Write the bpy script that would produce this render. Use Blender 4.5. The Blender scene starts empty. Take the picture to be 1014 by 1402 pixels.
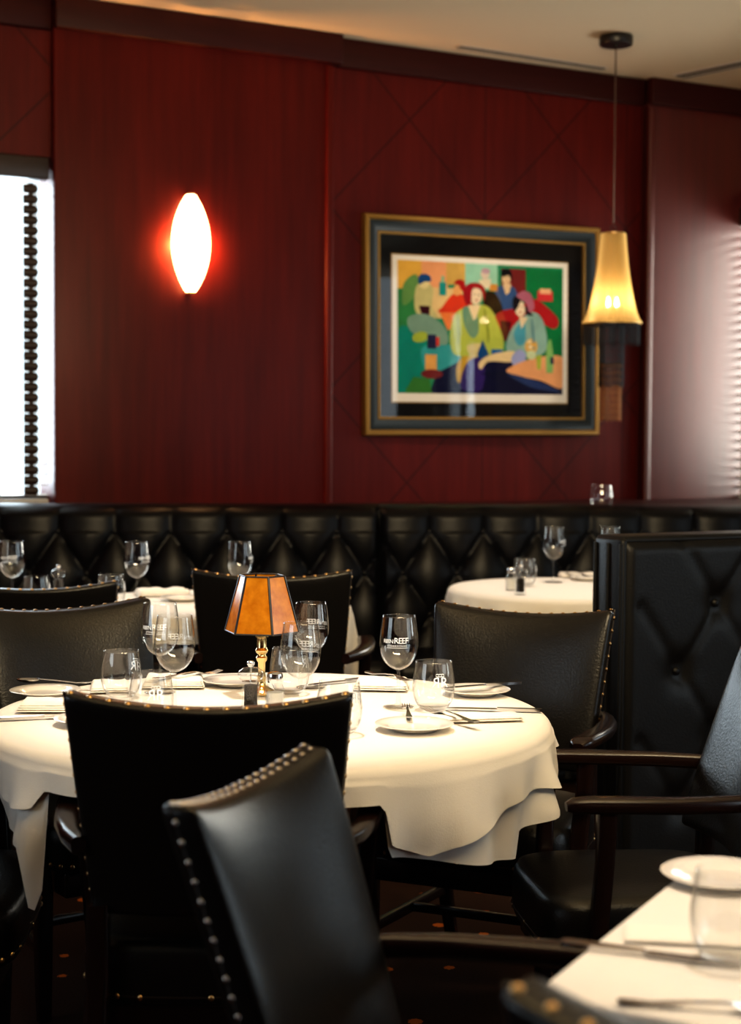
import bpy, bmesh, math, random
from math import sin, cos, pi, radians, tan, atan2, sqrt, exp, hypot
from mathutils import Vector, Matrix, noise

rng = random.Random(7)
scene = bpy.context.scene
COL = scene.collection

# ------------------------------------------------------------------ camera
F = 2100.0
CAMZ = 1.345
PITCH = math.atan(96 / F)
ROLL = 0.007
cam_d = bpy.data.cameras.new('camera')
cam = bpy.data.objects.new('camera', cam_d)
COL.objects.link(cam)
cam_d.sensor_fit = 'VERTICAL'
cam_d.sensor_height = 36
cam_d.sensor_width = 36
cam_d.lens = F / 1402 * 36
cam.matrix_world = Matrix.Translation((0, 0, CAMZ)) @ Matrix.Rotation(pi / 2 - PITCH, 4, 'X') @ Matrix.Rotation(ROLL, 4, 'Z')
cam_d.clip_start = 0.05
cam_d.dof.use_dof = True
cam_d.dof.focus_distance = 3.42
cam_d.dof.aperture_fstop = 3.5
scene.camera = cam
CM = cam.matrix_world.to_3x3()


def ray(px, py):
    return CM @ Vector(((px - 507) / F, (701 - py) / F, -1))


def PZ(px, py, z):
    d = ray(px, py)
    t = (z - CAMZ) / d.z
    return Vector((0, 0, CAMZ)) + d * t


def PY(px, py, y):
    d = ray(px, py)
    return Vector((0, 0, CAMZ)) + d * (y / d.y)


# ------------------------------------------------------------------ materials
MATS = {}


def new_mat(name):
    m = bpy.data.materials.new(name)
    m.use_nodes = True
    nt = m.node_tree
    for n in list(nt.nodes):
        nt.nodes.remove(n)
    out = nt.nodes.new('ShaderNodeOutputMaterial')
    MATS[name] = m
    return m, nt, out


def principled(name, col, rough=0.5, metal=0.0, spec=0.5, coat=0.0, coat_r=0.1, emis=None, emis_s=0.0, bump=None, var=None, sheen=0.0, trans=0.0):
    """bump=(scale, strength, (sx,sy,sz)) var=(scale, amount, (sx,sy,sz))"""
    m, nt, out = new_mat(name)
    b = nt.nodes.new('ShaderNodeBsdfPrincipled')
    b.inputs['Base Color'].default_value = (*col, 1)
    b.inputs['Roughness'].default_value = rough
    b.inputs['Metallic'].default_value = metal
    b.inputs['Specular IOR Level'].default_value = spec
    b.inputs['Coat Weight'].default_value = coat
    b.inputs['Coat Roughness'].default_value = coat_r
    b.inputs['Sheen Weight'].default_value = sheen
    b.inputs['Transmission Weight'].default_value = trans
    if emis:
        b.inputs['Emission Color'].default_value = (*emis, 1)
        b.inputs['Emission Strength'].default_value = emis_s
    nt.links.new(b.outputs[0], out.inputs[0])
    tc = nt.nodes.new('ShaderNodeTexCoord')
    if var:
        mp = nt.nodes.new('ShaderNodeMapping')
        mp.inputs['Scale'].default_value = var[2] if len(var) > 2 else (1, 1, 1)
        nz = nt.nodes.new('ShaderNodeTexNoise')
        nz.inputs['Scale'].default_value = var[0]
        nz.inputs['Detail'].default_value = 5
        mx = nt.nodes.new('ShaderNodeMix')
        mx.data_type = 'RGBA'
        mx.inputs[6].default_value = (*[c * (1 - var[1]) for c in col], 1)
        mx.inputs[7].default_value = (*[min(1, c * (1 + var[1])) for c in col], 1)
        nt.links.new(tc.outputs['Object'], mp.inputs[0])
        nt.links.new(mp.outputs[0], nz.inputs[0])
        nt.links.new(nz.outputs[0], mx.inputs[0])
        nt.links.new(mx.outputs[2], b.inputs['Base Color'])
    if bump:
        mp = nt.nodes.new('ShaderNodeMapping')
        mp.inputs['Scale'].default_value = bump[2] if len(bump) > 2 else (1, 1, 1)
        nz = nt.nodes.new('ShaderNodeTexNoise')
        nz.inputs['Scale'].default_value = bump[0]
        nz.inputs['Detail'].default_value = 4
        bp = nt.nodes.new('ShaderNodeBump')
        bp.inputs['Strength'].default_value = bump[1]
        bp.inputs['Distance'].default_value = 0.01
        nt.links.new(tc.outputs['Object'], mp.inputs[0])
        nt.links.new(mp.outputs[0], nz.inputs[0])
        nt.links.new(nz.outputs[0], bp.inputs['Height'])
        nt.links.new(bp.outputs[0], b.inputs['Normal'])
    return m


def math_node(nt, op, a, b=None, clamp=False):
    n = nt.nodes.new('ShaderNodeMath')
    n.operation = op
    n.use_clamp = clamp
    for i, v in enumerate((a, b)):
        if v is None:
            continue
        if isinstance(v, (int, float)):
            n.inputs[i].default_value = v
        else:
            nt.links.new(v, n.inputs[i])
    return n.outputs[0]


def wood_panel(name, lattice=None):
    """Dark red mahogany veneer; lattice=(u0, pitch, z0, period) scores thin lines into it (object x / z)."""
    m, nt, out = new_mat(name)
    b = nt.nodes.new('ShaderNodeBsdfPrincipled')
    b.inputs['Roughness'].default_value = 0.42
    b.inputs['Specular IOR Level'].default_value = 0.16
    b.inputs['Coat Weight'].default_value = 0.03
    b.inputs['Coat Roughness'].default_value = 0.25
    nt.links.new(b.outputs[0], out.inputs[0])
    tc = nt.nodes.new('ShaderNodeTexCoord')
    mp = nt.nodes.new('ShaderNodeMapping')
    mp.inputs['Scale'].default_value = (1, 1, 0.06)
    nz = nt.nodes.new('ShaderNodeTexNoise')
    nz.inputs['Scale'].default_value = 22
    nz.inputs['Detail'].default_value = 8
    nz.inputs['Roughness'].default_value = 0.65
    mp2 = nt.nodes.new('ShaderNodeMapping')
    mp2.inputs['Scale'].default_value = (1, 1, 0.25)
    nz2 = nt.nodes.new('ShaderNodeTexNoise')
    nz2.inputs['Scale'].default_value = 3.2
    nz2.inputs['Detail'].default_value = 3
    for a, c in ((mp, nz), (mp2, nz2)):
        nt.links.new(tc.outputs['Object'], a.inputs[0])
        nt.links.new(a.outputs[0], c.inputs[0])
    s = math_node(nt, 'ADD', math_node(nt, 'MULTIPLY', nz.outputs[0], 0.55), math_node(nt, 'MULTIPLY', nz2.outputs[0], 0.45))
    cr = nt.nodes.new('ShaderNodeValToRGB')
    cr.color_ramp.elements[0].position = 0.32
    cr.color_ramp.elements[0].color = (0.056, 0.0042, 0.0035, 1)
    cr.color_ramp.elements[1].position = 0.70
    cr.color_ramp.elements[1].color = (0.118, 0.0088, 0.0062, 1)
    nt.links.new(s, cr.inputs[0])
    colout = cr.outputs[0]
    if lattice:
        u0, pw, z0, per = lattice
        sp = nt.nodes.new('ShaderNodeSeparateXYZ')
        nt.links.new(tc.outputs['Object'], sp.inputs[0])
        U = math_node(nt, 'DIVIDE', math_node(nt, 'SUBTRACT', sp.outputs[0], u0), pw)
        V = math_node(nt, 'DIVIDE', math_node(nt, 'SUBTRACT', sp.outputs[2], z0), per)

        def line(expr, scale, w):
            d = math_node(nt, 'ABSOLUTE', math_node(nt, 'SUBTRACT', math_node(nt, 'FRACT', math_node(nt, 'ADD', expr, 100.5)), 0.5))
            return math_node(nt, 'LESS_THAN', math_node(nt, 'MULTIPLY', d, scale), w)
        L = math_node(nt, 'MAXIMUM', line(math_node(nt, 'ADD', U, V), 0.62, 0.0035),
                      math_node(nt, 'MAXIMUM', line(math_node(nt, 'SUBTRACT', U, V), 0.62, 0.0035), line(U, pw, 0.0035)))
        mx = nt.nodes.new('ShaderNodeMix')
        mx.data_type = 'RGBA'
        mx.inputs[7].default_value = (0.012, 0.002, 0.002, 1)
        nt.links.new(math_node(nt, 'MULTIPLY', L, 0.75), mx.inputs[0])
        nt.links.new(colout, mx.inputs[6])
        colout = mx.outputs[2]
    nt.links.new(colout, b.inputs['Base Color'])
    bp = nt.nodes.new('ShaderNodeBump')
    bp.inputs['Strength'].default_value = 0.12
    bp.inputs['Distance'].default_value = 0.004
    nt.links.new(nz.outputs[0], bp.inputs['Height'])
    nt.links.new(bp.outputs[0], b.inputs['Normal'])
    return m


def clear_glass(name, tint=(0.993, 0.996, 0.996), gain=1.0, edge=0.84, rough=0.0):
    """Thin clear glass: see-through with Schlick reflections from either side, a little darker edge-on."""
    m, nt, out = new_mat(name)
    ge = nt.nodes.new('ShaderNodeNewGeometry')
    dt = nt.nodes.new('ShaderNodeVectorMath')
    dt.operation = 'DOT_PRODUCT'
    nt.links.new(ge.outputs['Normal'], dt.inputs[0])
    nt.links.new(ge.outputs['Incoming'], dt.inputs[1])
    c = math_node(nt, 'ABSOLUTE', dt.outputs['Value'])
    om = math_node(nt, 'SUBTRACT', 1.0, c, True)
    p5 = math_node(nt, 'POWER', om, 5.0)
    fac = math_node(nt, 'MULTIPLY', math_node(nt, 'ADD', math_node(nt, 'MULTIPLY', p5, 0.75), 0.04), gain, True)
    tr = nt.nodes.new('ShaderNodeBsdfTransparent')
    gl = nt.nodes.new('ShaderNodeBsdfGlossy')
    gl.inputs['Roughness'].default_value = rough
    mxc = nt.nodes.new('ShaderNodeMix')
    mxc.data_type = 'RGBA'
    mxc.inputs[6].default_value = (*tint, 1)
    mxc.inputs[7].default_value = (edge, edge * 1.01, edge * 1.01, 1)
    nt.links.new(math_node(nt, 'POWER', om, 3.0), mxc.inputs[0])
    nt.links.new(mxc.outputs[2], tr.inputs[0])
    mx = nt.nodes.new('ShaderNodeMixShader')
    nt.links.new(fac, mx.inputs[0])
    nt.links.new(tr.outputs[0], mx.inputs[1])
    nt.links.new(gl.outputs[0], mx.inputs[2])
    nt.links.new(mx.outputs[0], out.inputs[0])
    return m


def emission(name, col, s):
    m, nt, out = new_mat(name)
    e = nt.nodes.new('ShaderNodeEmission')
    e.inputs[0].default_value = (*col, 1)
    e.inputs[1].default_value = s
    nt.links.new(e.outputs[0], out.inputs[0])
    return m


M_LEATHER = principled('black_leather', (0.0070, 0.0060, 0.0053), 0.31, spec=0.42, bump=(190, 0.12))
M_LEATHER_BENCH = principled('black_bench_leather', (0.0042, 0.0042, 0.0056), 0.36, spec=0.22, bump=(150, 0.10))
M_WOODBLK = principled('dark_chair_wood', (0.013, 0.0050, 0.0035), 0.26, spec=0.45, coat=0.2, coat_r=0.12, var=(14, 0.4, (4, 0.6, 4)))
M_BRASS = principled('antique_brass', (0.62, 0.40, 0.18), 0.28, metal=1.0)
M_BRASS_COOL = principled('cool_lit_brass_studs', (0.62, 0.56, 0.50), 0.25, metal=1.0)  # the brass studs again, with cool light painted into the metal colour
M_LEATHER_BOOTH = principled('booth_leather', (0.0045, 0.0042, 0.0042), 0.42, spec=0.28, bump=(190, 0.12))
M_BRASS_LAMP = principled('polished_brass', (0.78, 0.58, 0.28), 0.18, metal=1.0)
M_CHROME = principled('chrome', (0.75, 0.75, 0.76), 0.14, metal=1.0)
M_STEEL = principled('cutlery_steel', (0.62, 0.61, 0.60), 0.20, metal=1.0)
M_CLOTH = principled('white_table_linen', (0.79, 0.742, 0.672), 0.85, spec=0.15, bump=(420, 0.10), sheen=0.15)
M_NAPKIN = principled('white_napkin_linen', (0.82, 0.765, 0.68), 0.85, spec=0.15, bump=(500, 0.12))
M_CHINA = principled('ivory_china', (0.80, 0.76, 0.69), 0.14, spec=0.5, coat=0.4, coat_r=0.05)
M_TABLEBLK = principled('black_table_metal', (0.006, 0.005, 0.005), 0.5, spec=0.25)
M_TABLETOP = principled('table_board', (0.16, 0.10, 0.06), 0.6)
M_GLASS = clear_glass('drinking_glass', gain=1.5)
M_GLASS_THICK = clear_glass('thick_glass', tint=(0.97, 0.98, 0.98), gain=1.6, edge=0.84)
M_PANE = clear_glass('window_glass', tint=(0.95, 0.97, 0.97))
M_PICGLASS = clear_glass('picture_glass', tint=(0.97, 0.97, 0.97), gain=0.8)
M_ETCH = principled('white_etching_glow', (0.85, 0.87, 0.88), 0.6, emis=(1, 1, 1), emis_s=0.22)  # faint glow added so the lettering reads bright
M_PEPPER = principled('peppercorns', (0.014, 0.008, 0.005), 0.8, bump=(260, 1.0), var=(260, 0.9))
M_SALT = principled('salt', (0.82, 0.80, 0.77), 0.9, bump=(300, 0.3))
M_CEIL = principled('ceiling_paint', (0.62, 0.54, 0.42), 0.9, spec=0.1, bump=(60, 0.05))
M_WALLPAINT = principled('beige_wall_paint', (0.30, 0.26, 0.22), 0.9, spec=0.1, bump=(60, 0.05))
M_PANEL = wood_panel('mahogany_panel')
M_PANEL_POL = wood_panel('polished_mahogany_panel')
pbn = [n for n in M_PANEL_POL.node_tree.nodes if n.type == 'BSDF_PRINCIPLED'][0]
pbn.inputs['Coat Weight'].default_value = 0.7
pbn.inputs['Coat Roughness'].default_value = 0.5
pbn.inputs['Specular IOR Level'].default_value = 0.5
M_LATTICE = wood_panel('mahogany_panel_scored', (-0.243, 0.9035, 2.53, 0.93))
M_FRIEZE = principled('dark_mahogany_trim', (0.034, 0.0042, 0.0036), 0.5, spec=0.2, var=(9, 0.35, (0.3, 1, 6)))
M_BLIND = principled('dark_blind_wood', (0.030, 0.016, 0.012), 0.35, spec=0.5, var=(10, 0.3, (0.3, 4, 4)))
M_BLIND_GLARE = principled('glare_blind_slat', (0.55, 0.52, 0.47), 0.4)  # pale colour paints the daylight glare onto dark slats
M_GOLD = principled('gilt_wood', (0.33, 0.185, 0.045), 0.42, metal=0.6, bump=(40, 0.1))
M_SLATE = principled('slate_blue_frame', (0.020, 0.030, 0.040), 0.45, spec=0.3)
M_MAT = principled('black_mat_board', (0.006, 0.006, 0.007), 0.9, spec=0.05)
M_PAPER = principled('white_print_paper', (0.85, 0.80, 0.74), 0.9, spec=0.05)
M_BLACKMETAL = principled('black_lamp_metal', (0.012, 0.010, 0.010), 0.35, spec=0.5)
M_CABLE = principled('bronze_cable', (0.06, 0.03, 0.022), 0.4)
M_FRINGE = principled('black_bead_chain', (0.010, 0.008, 0.008), 0.28, spec=0.6)
M_FRINGE_BRZ = principled('bronze_bead_chain', (0.34, 0.16, 0.075), 0.32, metal=0.8)
M_VENT = principled('white_vent_trim', (0.62, 0.58, 0.54), 0.5)
M_VENTDARK = principled('vent_slot', (0.012, 0.012, 0.013), 0.8)
M_SCONCE = emission('lit_opal_glass', (1.0, 0.56, 0.24), 15.0)
M_BULB = emission('lit_bulb', (1.0, 0.76, 0.42), 110.0)
M_PLINTH = principled('dark_plinth', (0.012, 0.006, 0.005), 0.6)

# amber mica lamp shade: light passes through it
m, nt, out = new_mat('amber_mica')
pb = nt.nodes.new('ShaderNodeBsdfPrincipled')
pb.inputs['Roughness'].default_value = 0.13
pb.inputs['Specular IOR Level'].default_value = 0.9
tl = nt.nodes.new('ShaderNodeBsdfTranslucent')
tc = nt.nodes.new('ShaderNodeTexCoord')
nz = nt.nodes.new('ShaderNodeTexNoise')
nz.inputs['Scale'].default_value = 38
nz.inputs['Detail'].default_value = 6
cr = nt.nodes.new('ShaderNodeValToRGB')
cr.color_ramp.elements[0].position = 0.3
cr.color_ramp.elements[0].color = (0.44, 0.150, 0.006, 1)
cr.color_ramp.elements[1].position = 0.75
cr.color_ramp.elements[1].color = (0.70, 0.300, 0.022, 1)
nt.links.new(tc.outputs['Object'], nz.inputs[0])
nt.links.new(nz.outputs[0], cr.inputs[0])
nt.links.new(cr.outputs[0], pb.inputs['Base Color'])
nt.links.new(cr.outputs[0], tl.inputs[0])
mx = nt.nodes.new('ShaderNodeMixShader')
mx.inputs[0].default_value = 0.5
nt.links.new(pb.outputs[0], mx.inputs[1])
nt.links.new(tl.outputs[0], mx.inputs[2])
nt.links.new(mx.outputs[0], out.inputs[0])
M_MICA = m

# gold bead-chain shade: translucent metal mesh
m, nt, out = new_mat('gold_bead_chain')
pb = nt.nodes.new('ShaderNodeBsdfPrincipled')
pb.inputs['Base Color'].default_value = (0.66, 0.50, 0.22, 1)
pb.inputs['Metallic'].default_value = 0.4
pb.inputs['Roughness'].default_value = 0.4
tl = nt.nodes.new('ShaderNodeBsdfTranslucent')
tl.inputs[0].default_value = (0.95, 0.74, 0.38, 1)
mx = nt.nodes.new('ShaderNodeMixShader')
mx.inputs[0].default_value = 0.5
nt.links.new(pb.outputs[0], mx.inputs[1])
nt.links.new(tl.outputs[0], mx.inputs[2])
trn = nt.nodes.new('ShaderNodeBsdfTransparent')
mx2 = nt.nodes.new('ShaderNodeMixShader')
mx2.inputs[0].default_value = 0.12
nt.links.new(mx.outputs[0], mx2.inputs[1])
nt.links.new(trn.outputs[0], mx2.inputs[2])
nt.links.new(mx2.outputs[0], out.inputs[0])
M_GOLDCHAIN = m

# dark carpet with small orange star flecks
m, nt, out = new_mat('flecked_carpet')
pb = nt.nodes.new('ShaderNodeBsdfPrincipled')
pb.inputs['Roughness'].default_value = 0.95
pb.inputs['Specular IOR Level'].default_value = 0.1
tc = nt.nodes.new('ShaderNodeTexCoord')
vo = nt.nodes.new('ShaderNodeTexVoronoi')
vo.inputs['Scale'].default_value = 7.5
nt.links.new(tc.outputs['Object'], vo.inputs['Vector'])
nz = nt.nodes.new('ShaderNodeTexNoise')
nz.inputs['Scale'].default_value = 160
nt.links.new(tc.outputs['Object'], nz.inputs[0])
fleck = math_node(nt, 'LESS_THAN', math_node(nt, 'ADD', vo.outputs['Distance'], math_node(nt, 'MULTIPLY', nz.outputs[0], 0.10)), 0.19)
cr = nt.nodes.new('ShaderNodeValToRGB')
cr.color_ramp.elements[0].color = (0.020, 0.010, 0.007, 1)
cr.color_ramp.elements[1].color = (0.062, 0.030, 0.019, 1)
nt.links.new(nz.outputs[0], cr.inputs[0])
mx = nt.nodes.new('ShaderNodeMix')
mx.data_type = 'RGBA'
mx.inputs[7].default_value = (0.62, 0.16, 0.02, 1)
nt.links.new(fleck, mx.inputs[0])
nt.links.new(cr.outputs[0], mx.inputs[6])
nt.links.new(mx.outputs[2], pb.inputs['Base Color'])
nt.links.new(pb.outputs[0], out.inputs[0])
M_CARPET = m


# ------------------------------------------------------------------ mesh helpers
class MB:
    def __init__(self):
        self.v, self.f, self.mi = [], [], []

    def add(self, verts, faces, mat=0, xf=None):
        b = len(self.v)
        for p in verts:
            p = Vector(p)
            self.v.append(xf @ p if xf else p)
        for f in faces:
            self.f.append([b + i for i in f])
            self.mi.append(mat)

    def box(self, lo, hi, mat=0, xf=None):
        x0, y0, z0 = lo
        x1, y1, z1 = hi
        self.add([(x0, y0, z0), (x1, y0, z0), (x1, y1, z0), (x0, y1, z0), (x0, y0, z1), (x1, y0, z1), (x1, y1, z1), (x0, y1, z1)],
                 [(0, 3, 2, 1), (4, 5, 6, 7), (0, 1, 5, 4), (1, 2, 6, 5), (2, 3, 7, 6), (3, 0, 4, 7)], mat, xf)

    def rbox(self, lo, hi, r, mat=0, xf=None, seg=3):
        """box with all edges rounded"""
        cx, cy, cz = [(a + b) / 2 for a, b in zip(lo, hi)]
        hx, hy, hz = [max(0.0, (b - a) / 2 - r) for a, b in zip(lo, hi)]
        n = 4 * (seg + 1)
        rings = []
        verts = []
        lat = [-pi / 2 + pi / 2 * i / seg for i in range(seg + 1)]
        lat = [(a, -1) for a in lat] + [(a + pi / 2, 1) for a in lat]
        for a, sz in lat:
            ring = []
            for q in range(4):
                sx = 1 if q in (0, 3) else -1
                sy = 1 if q in (0, 1) else -1
                for k in range(seg + 1):
                    t = q * pi / 2 + pi / 2 * k / seg
                    ring.append(len(verts))
                    verts.append((cx + sx * hx + r * cos(a) * cos(t), cy + sy * hy + r * cos(a) * sin(t), cz + sz * hz + r * sin(a)))
            rings.append(ring)
        faces = []
        for i in range(len(rings) - 1):
            for k in range(n):
                faces.append((rings[i][k], rings[i][(k + 1) % n], rings[i + 1][(k + 1) % n], rings[i + 1][k]))
        faces.append(list(reversed(rings[0])))
        faces.append(rings[-1])
        self.add(verts, faces, mat, xf)

    def lathe(self, prof, seg=32, mat=0, xf=None, cap=False):
        verts, faces = [], []
        n = len(prof)
        for r, z in prof:
            for k in range(seg):
                a = 2 * pi * k / seg
                verts.append((r * cos(a), r * sin(a), z))
        for i in range(n - 1):
            for k in range(seg):
                faces.append((i * seg + k, i * seg + (k + 1) % seg, (i + 1) * seg + (k + 1) % seg, (i + 1) * seg + k))
        if cap:
            faces.append([k for k in reversed(range(seg))])
            faces.append([(n - 1) * seg + k for k in range(seg)])
        self.add(verts, faces, mat, xf)

    def sweep(self, path, sizes, seg=10, mat=0, xf=None, up=(0, 0, 1), square=2.0):
        """tube along path; sizes = (half width, half height) per point; superelliptic section"""
        pts = [Vector(p) for p in path]
        verts, faces = [], []
        n = len(pts)
        for i, p in enumerate(pts):
            t = (pts[min(i + 1, n - 1)] - pts[max(i - 1, 0)]).normalized()
            u = Vector(up)
            s = t.cross(u)
            if s.length < 1e-4:
                s = t.cross(Vector((0, 1, 0)))
            s.normalize()
            w = s.cross(t).normalized()
            a, b = sizes[i] if isinstance(sizes[i], tuple) else (sizes[i], sizes[i])
            for k in range(seg):
                th = 2 * pi * (k + 0.5) / seg
                c_, s_ = cos(th), sin(th)
                e = 2.0 / square
                verts.append(p + s * (a * math.copysign(abs(c_) ** e, c_)) + w * (b * math.copysign(abs(s_) ** e, s_)))
        for i in range(n - 1):
            for k in range(seg):
                faces.append((i * seg + k, i * seg + (k + 1) % seg, (i + 1) * seg + (k + 1) % seg, (i + 1) * seg + k))
        faces.append([k for k in reversed(range(seg))])
        faces.append([(n - 1) * seg + k for k in range(seg)])
        self.add(verts, faces, mat, xf)

    def prism(self, poly, z0, z1, mat=0, xf=None):
        n = len(poly)
        verts = [(x, y, z0) for x, y in poly] + [(x, y, z1) for x, y in poly]
        faces = [list(reversed(range(n))), list(range(n, 2 * n))]
        for i in range(n):
            faces.append((i, (i + 1) % n, n + (i + 1) % n, n + i))
        self.add(verts, faces, mat, xf)

    def grid(self, nu, nv, fn, mat=0, xf=None):
        verts = [fn(i / nu, j / nv) for j in range(nv + 1) for i in range(nu + 1)]
        faces = [(j * (nu + 1) + i, j * (nu + 1) + i + 1, (j + 1) * (nu + 1) + i + 1, (j + 1) * (nu + 1) + i) for j in range(nv) for i in range(nu)]
        self.add(verts, faces, mat, xf)

    def dome(self, c, nrm, r, mat=0, seg=7, h=0.6):
        n = Vector(nrm).normalized()
        s = n.orthogonal().normalized()
        w = n.cross(s)
        c = Vector(c)
        verts = []
        for rr, hh in ((1, 0), (0.8, 0.6 * h), (0.4, 0.93 * h)):
            for k in range(seg):
                a = 2 * pi * k / seg
                verts.append(c + (s * cos(a) + w * sin(a)) * r * rr + n * r * hh)
        verts.append(c + n * r * h)
        faces = []
        for i in range(2):
            for k in range(seg):
                faces.append((i * seg + k, i * seg + (k + 1) % seg, (i + 1) * seg + (k + 1) % seg, (i + 1) * seg + k))
        for k in range(seg):
            faces.append((2 * seg + k, 2 * seg + (k + 1) % seg, 3 * seg))
        self.add(verts, faces, mat)

    def build(self, name, mats, parent=None, smooth=40, bevel=0, bseg=3, loc=None, rz=None, solid=0, subsurf=0):
        me = bpy.data.meshes.new(name)
        me.from_pydata([tuple(v) for v in self.v], [], self.f)
        if not isinstance(mats, (list, tuple)):
            mats = [mats]
        for mm in mats:
            me.materials.append(mm)
        for p, i in zip(me.polygons, self.mi):
            p.material_index = i
        me.update()
        bm = bmesh.new()
        bm.from_mesh(me)
        bmesh.ops.remove_doubles(bm, verts=bm.verts, dist=1e-6)
        bmesh.ops.recalc_face_normals(bm, faces=bm.faces)
        bm.to_mesh(me)
        bm.free()
        o = bpy.data.objects.new(name, me)
        COL.objects.link(o)
        if bevel or solid or subsurf:
            if solid:
                md = o.modifiers.new('solid', 'SOLIDIFY')
                md.thickness = solid
            if bevel:
                md = o.modifiers.new('bevel', 'BEVEL')
                md.width = bevel
                md.segments = bseg
                md.limit_method = 'ANGLE'
                md.angle_limit = radians(40)
            if subsurf:
                md = o.modifiers.new('sub', 'SUBSURF')
                md.levels = md.render_levels = subsurf
            dg = bpy.context.evaluated_depsgraph_get()
            me2 = bpy.data.meshes.new_from_object(o.evaluated_get(dg))
            o.modifiers.clear()
            o.data = me2
            bpy.data.meshes.remove(me)
            me = me2
            me.name = name
        if smooth:
            me.shade_smooth()
            me.set_sharp_from_angle(angle=radians(smooth))
        if parent:
            o.parent = parent
        if loc is not None:
            o.location = loc
        if rz is not None:
            o.rotation_euler.z = rz
        return o


def tag(o, label, cat, group=None):
    o['label'] = label
    o['category'] = cat
    if group:
        o['group'] = group
    return o


def thing(name, label, cat, loc=(0, 0, 0), rz=0, group=None, scale=None):
    o = bpy.data.objects.new(name, None)
    COL.objects.link(o)
    o.location = loc
    o.rotation_euler = (0, 0, rz)
    o.empty_display_size = 0.05
    if scale:
        o.scale = scale
    return tag(o, label, cat, group)


def struct(o):
    o['kind'] = 'structure'
    return o


FRESH = set()


def place(proto, label, loc, rz=0, group=None, scale=None):
    """the first placement moves the built thing itself, later ones copy it with its parts and sub-parts"""
    if proto.name not in FRESH:
        FRESH.add(proto.name)
        r = proto
    else:
        r = proto.copy()
        COL.objects.link(r)
        for ch in list(proto.children):
            c = ch.copy()
            COL.objects.link(c)
            c.parent = r
            for g in list(ch.children):
                d = g.copy()
                COL.objects.link(d)
                d.parent = c
    r.location = loc
    r.rotation_euler = (0, 0, rz)
    if scale:
        r.scale = scale if isinstance(scale, tuple) else (scale,) * 3
    r['label'] = label
    if group:
        r['group'] = group
    elif 'group' in r:
        del r['group']
    return r


# ------------------------------------------------------------------ room shell
CEIL = 3.356
TH = math.atan(0.5)
E = Vector((cos(TH), sin(TH), 0))
NRM = Vector((sin(TH), -cos(TH), 0))          # out of the back wall into the room
WORG = Vector((0, 7.85, 0))
WXF = Matrix.Translation(WORG) @ Matrix.Rotation(TH, 4, 'Z')   # wall frame: x along the wall, -y into the room


def U_at(px, off=0.0):
    """distance along the back wall where image column px meets it (at eye height)"""
    d = ray(px, 605)
    y0 = 7.85 - off / cos(TH)
    t = y0 / (d.y - 0.5 * d.x)
    return (d * t - WORG).dot(E)


UL = -1.654
UR = 2.335
CORNER = WORG + E * UR
RD = Vector((cos(radians(-52)), sin(radians(-52)), 0))          # right wall runs this way, toward the camera
RN = Vector((-RD.y, RD.x, 0)) * -1
if RN.x > 0:
    RN = -RN
LEFTEND = WORG + E * (-3.6)

mb = MB()
mb.box((-6.0, -3.2, -0.05), (8.5, 10.0, 0.0))
struct(mb.build('floor', M_CARPET, smooth=0))
mb = MB()
mb.box((-6.0, -3.2, CEIL), (8.5, 10.0, CEIL + 0.06))
struct(mb.build('ceiling', M_CEIL, smooth=0))

# back wall around the left window
WZ0, WZ1 = 1.04, 2.64
WU0 = -3.1
mb = MB()
mb.box((-3.7, 0.0, 0), (WU0, 0.2, CEIL))
mb.box((WU0, 0.0, 0), (UL, 0.2, WZ0))
mb.box((WU0, 0.0, WZ1), (UL, 0.2, CEIL))
mb.box((UL, 0.0, 0), (UR + 0.15, 0.2, CEIL))
o = struct(mb.build('wall_back', M_LATTICE, smooth=0))
o.matrix_world = WXF

# raised flat panels (pilasters) left and right, with fluted edge beads
U1, U2 = -0.262, 1.665
for k, (a, b) in enumerate(((UL, U1), (U2, UR + 0.02))):
    mb = MB()
    mb.rbox((a, -0.06, 0), (b, 0.01, CEIL - 0.001), 0.006)
    mb.rbox((b - 0.03 if k == 0 else a, -0.075, 0), (b + 0.012 if k == 0 else a + 0.042, 0.0, CEIL - 0.15), 0.012)
    o = struct(mb.build('trim_1' if k == 0 else 'trim_2', M_PANEL if k == 0 else M_PANEL_POL, smooth=35))
    o.matrix_world = WXF
# frieze boards under the ceiling
for n, (a, b, off) in enumerate(((-3.7, UL, 0.03), (UL, U1 + 0.05, 0.095), (U1 + 0.05, U2, 0.03), (U2, UR + 0.1, 0.095))):
    mb = MB()
    mb.rbox((a, -off, CEIL - 0.145), (b, 0.0, CEIL - 0.001), 0.008)
    o = struct(mb.build('trim_%d' % (n + 3), M_FRIEZE, smooth=35))
    o.matrix_world = WXF


def pane_window(name, xf, u0, u1, z0, z1, y0=0.07):
    """window frame with sash bars and glass, in a wall frame whose -y points into the room"""
    mb = MB()
    f = 0.05
    mb.box((u0, y0, z0), (u0 + f, y0 + 0.08, z1))
    mb.box((u1 - f, y0, z0), (u1, y0 + 0.08, z1))
    mb.box((u0 + f, y0, z0), (u1 - f, y0 + 0.08, z0 + f))
    mb.box((u0 + f, y0, z1 - f), (u1 - f, y0 + 0.08, z1))
    um = (u0 + u1) / 2
    mb.box((um - 0.02, y0 + 0.01, z0 + f), (um + 0.02, y0 + 0.07, z1 - f))
    w = struct(mb.build(name, M_BLIND, smooth=0))
    w.matrix_world = xf
    g = MB()
    g.box((u0 + f, y0 + 0.035, z0 + f), (u1 - f, y0 + 0.041, z1 - f))
    g.build('pane', M_PANE, w, smooth=0)
    return w


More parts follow.
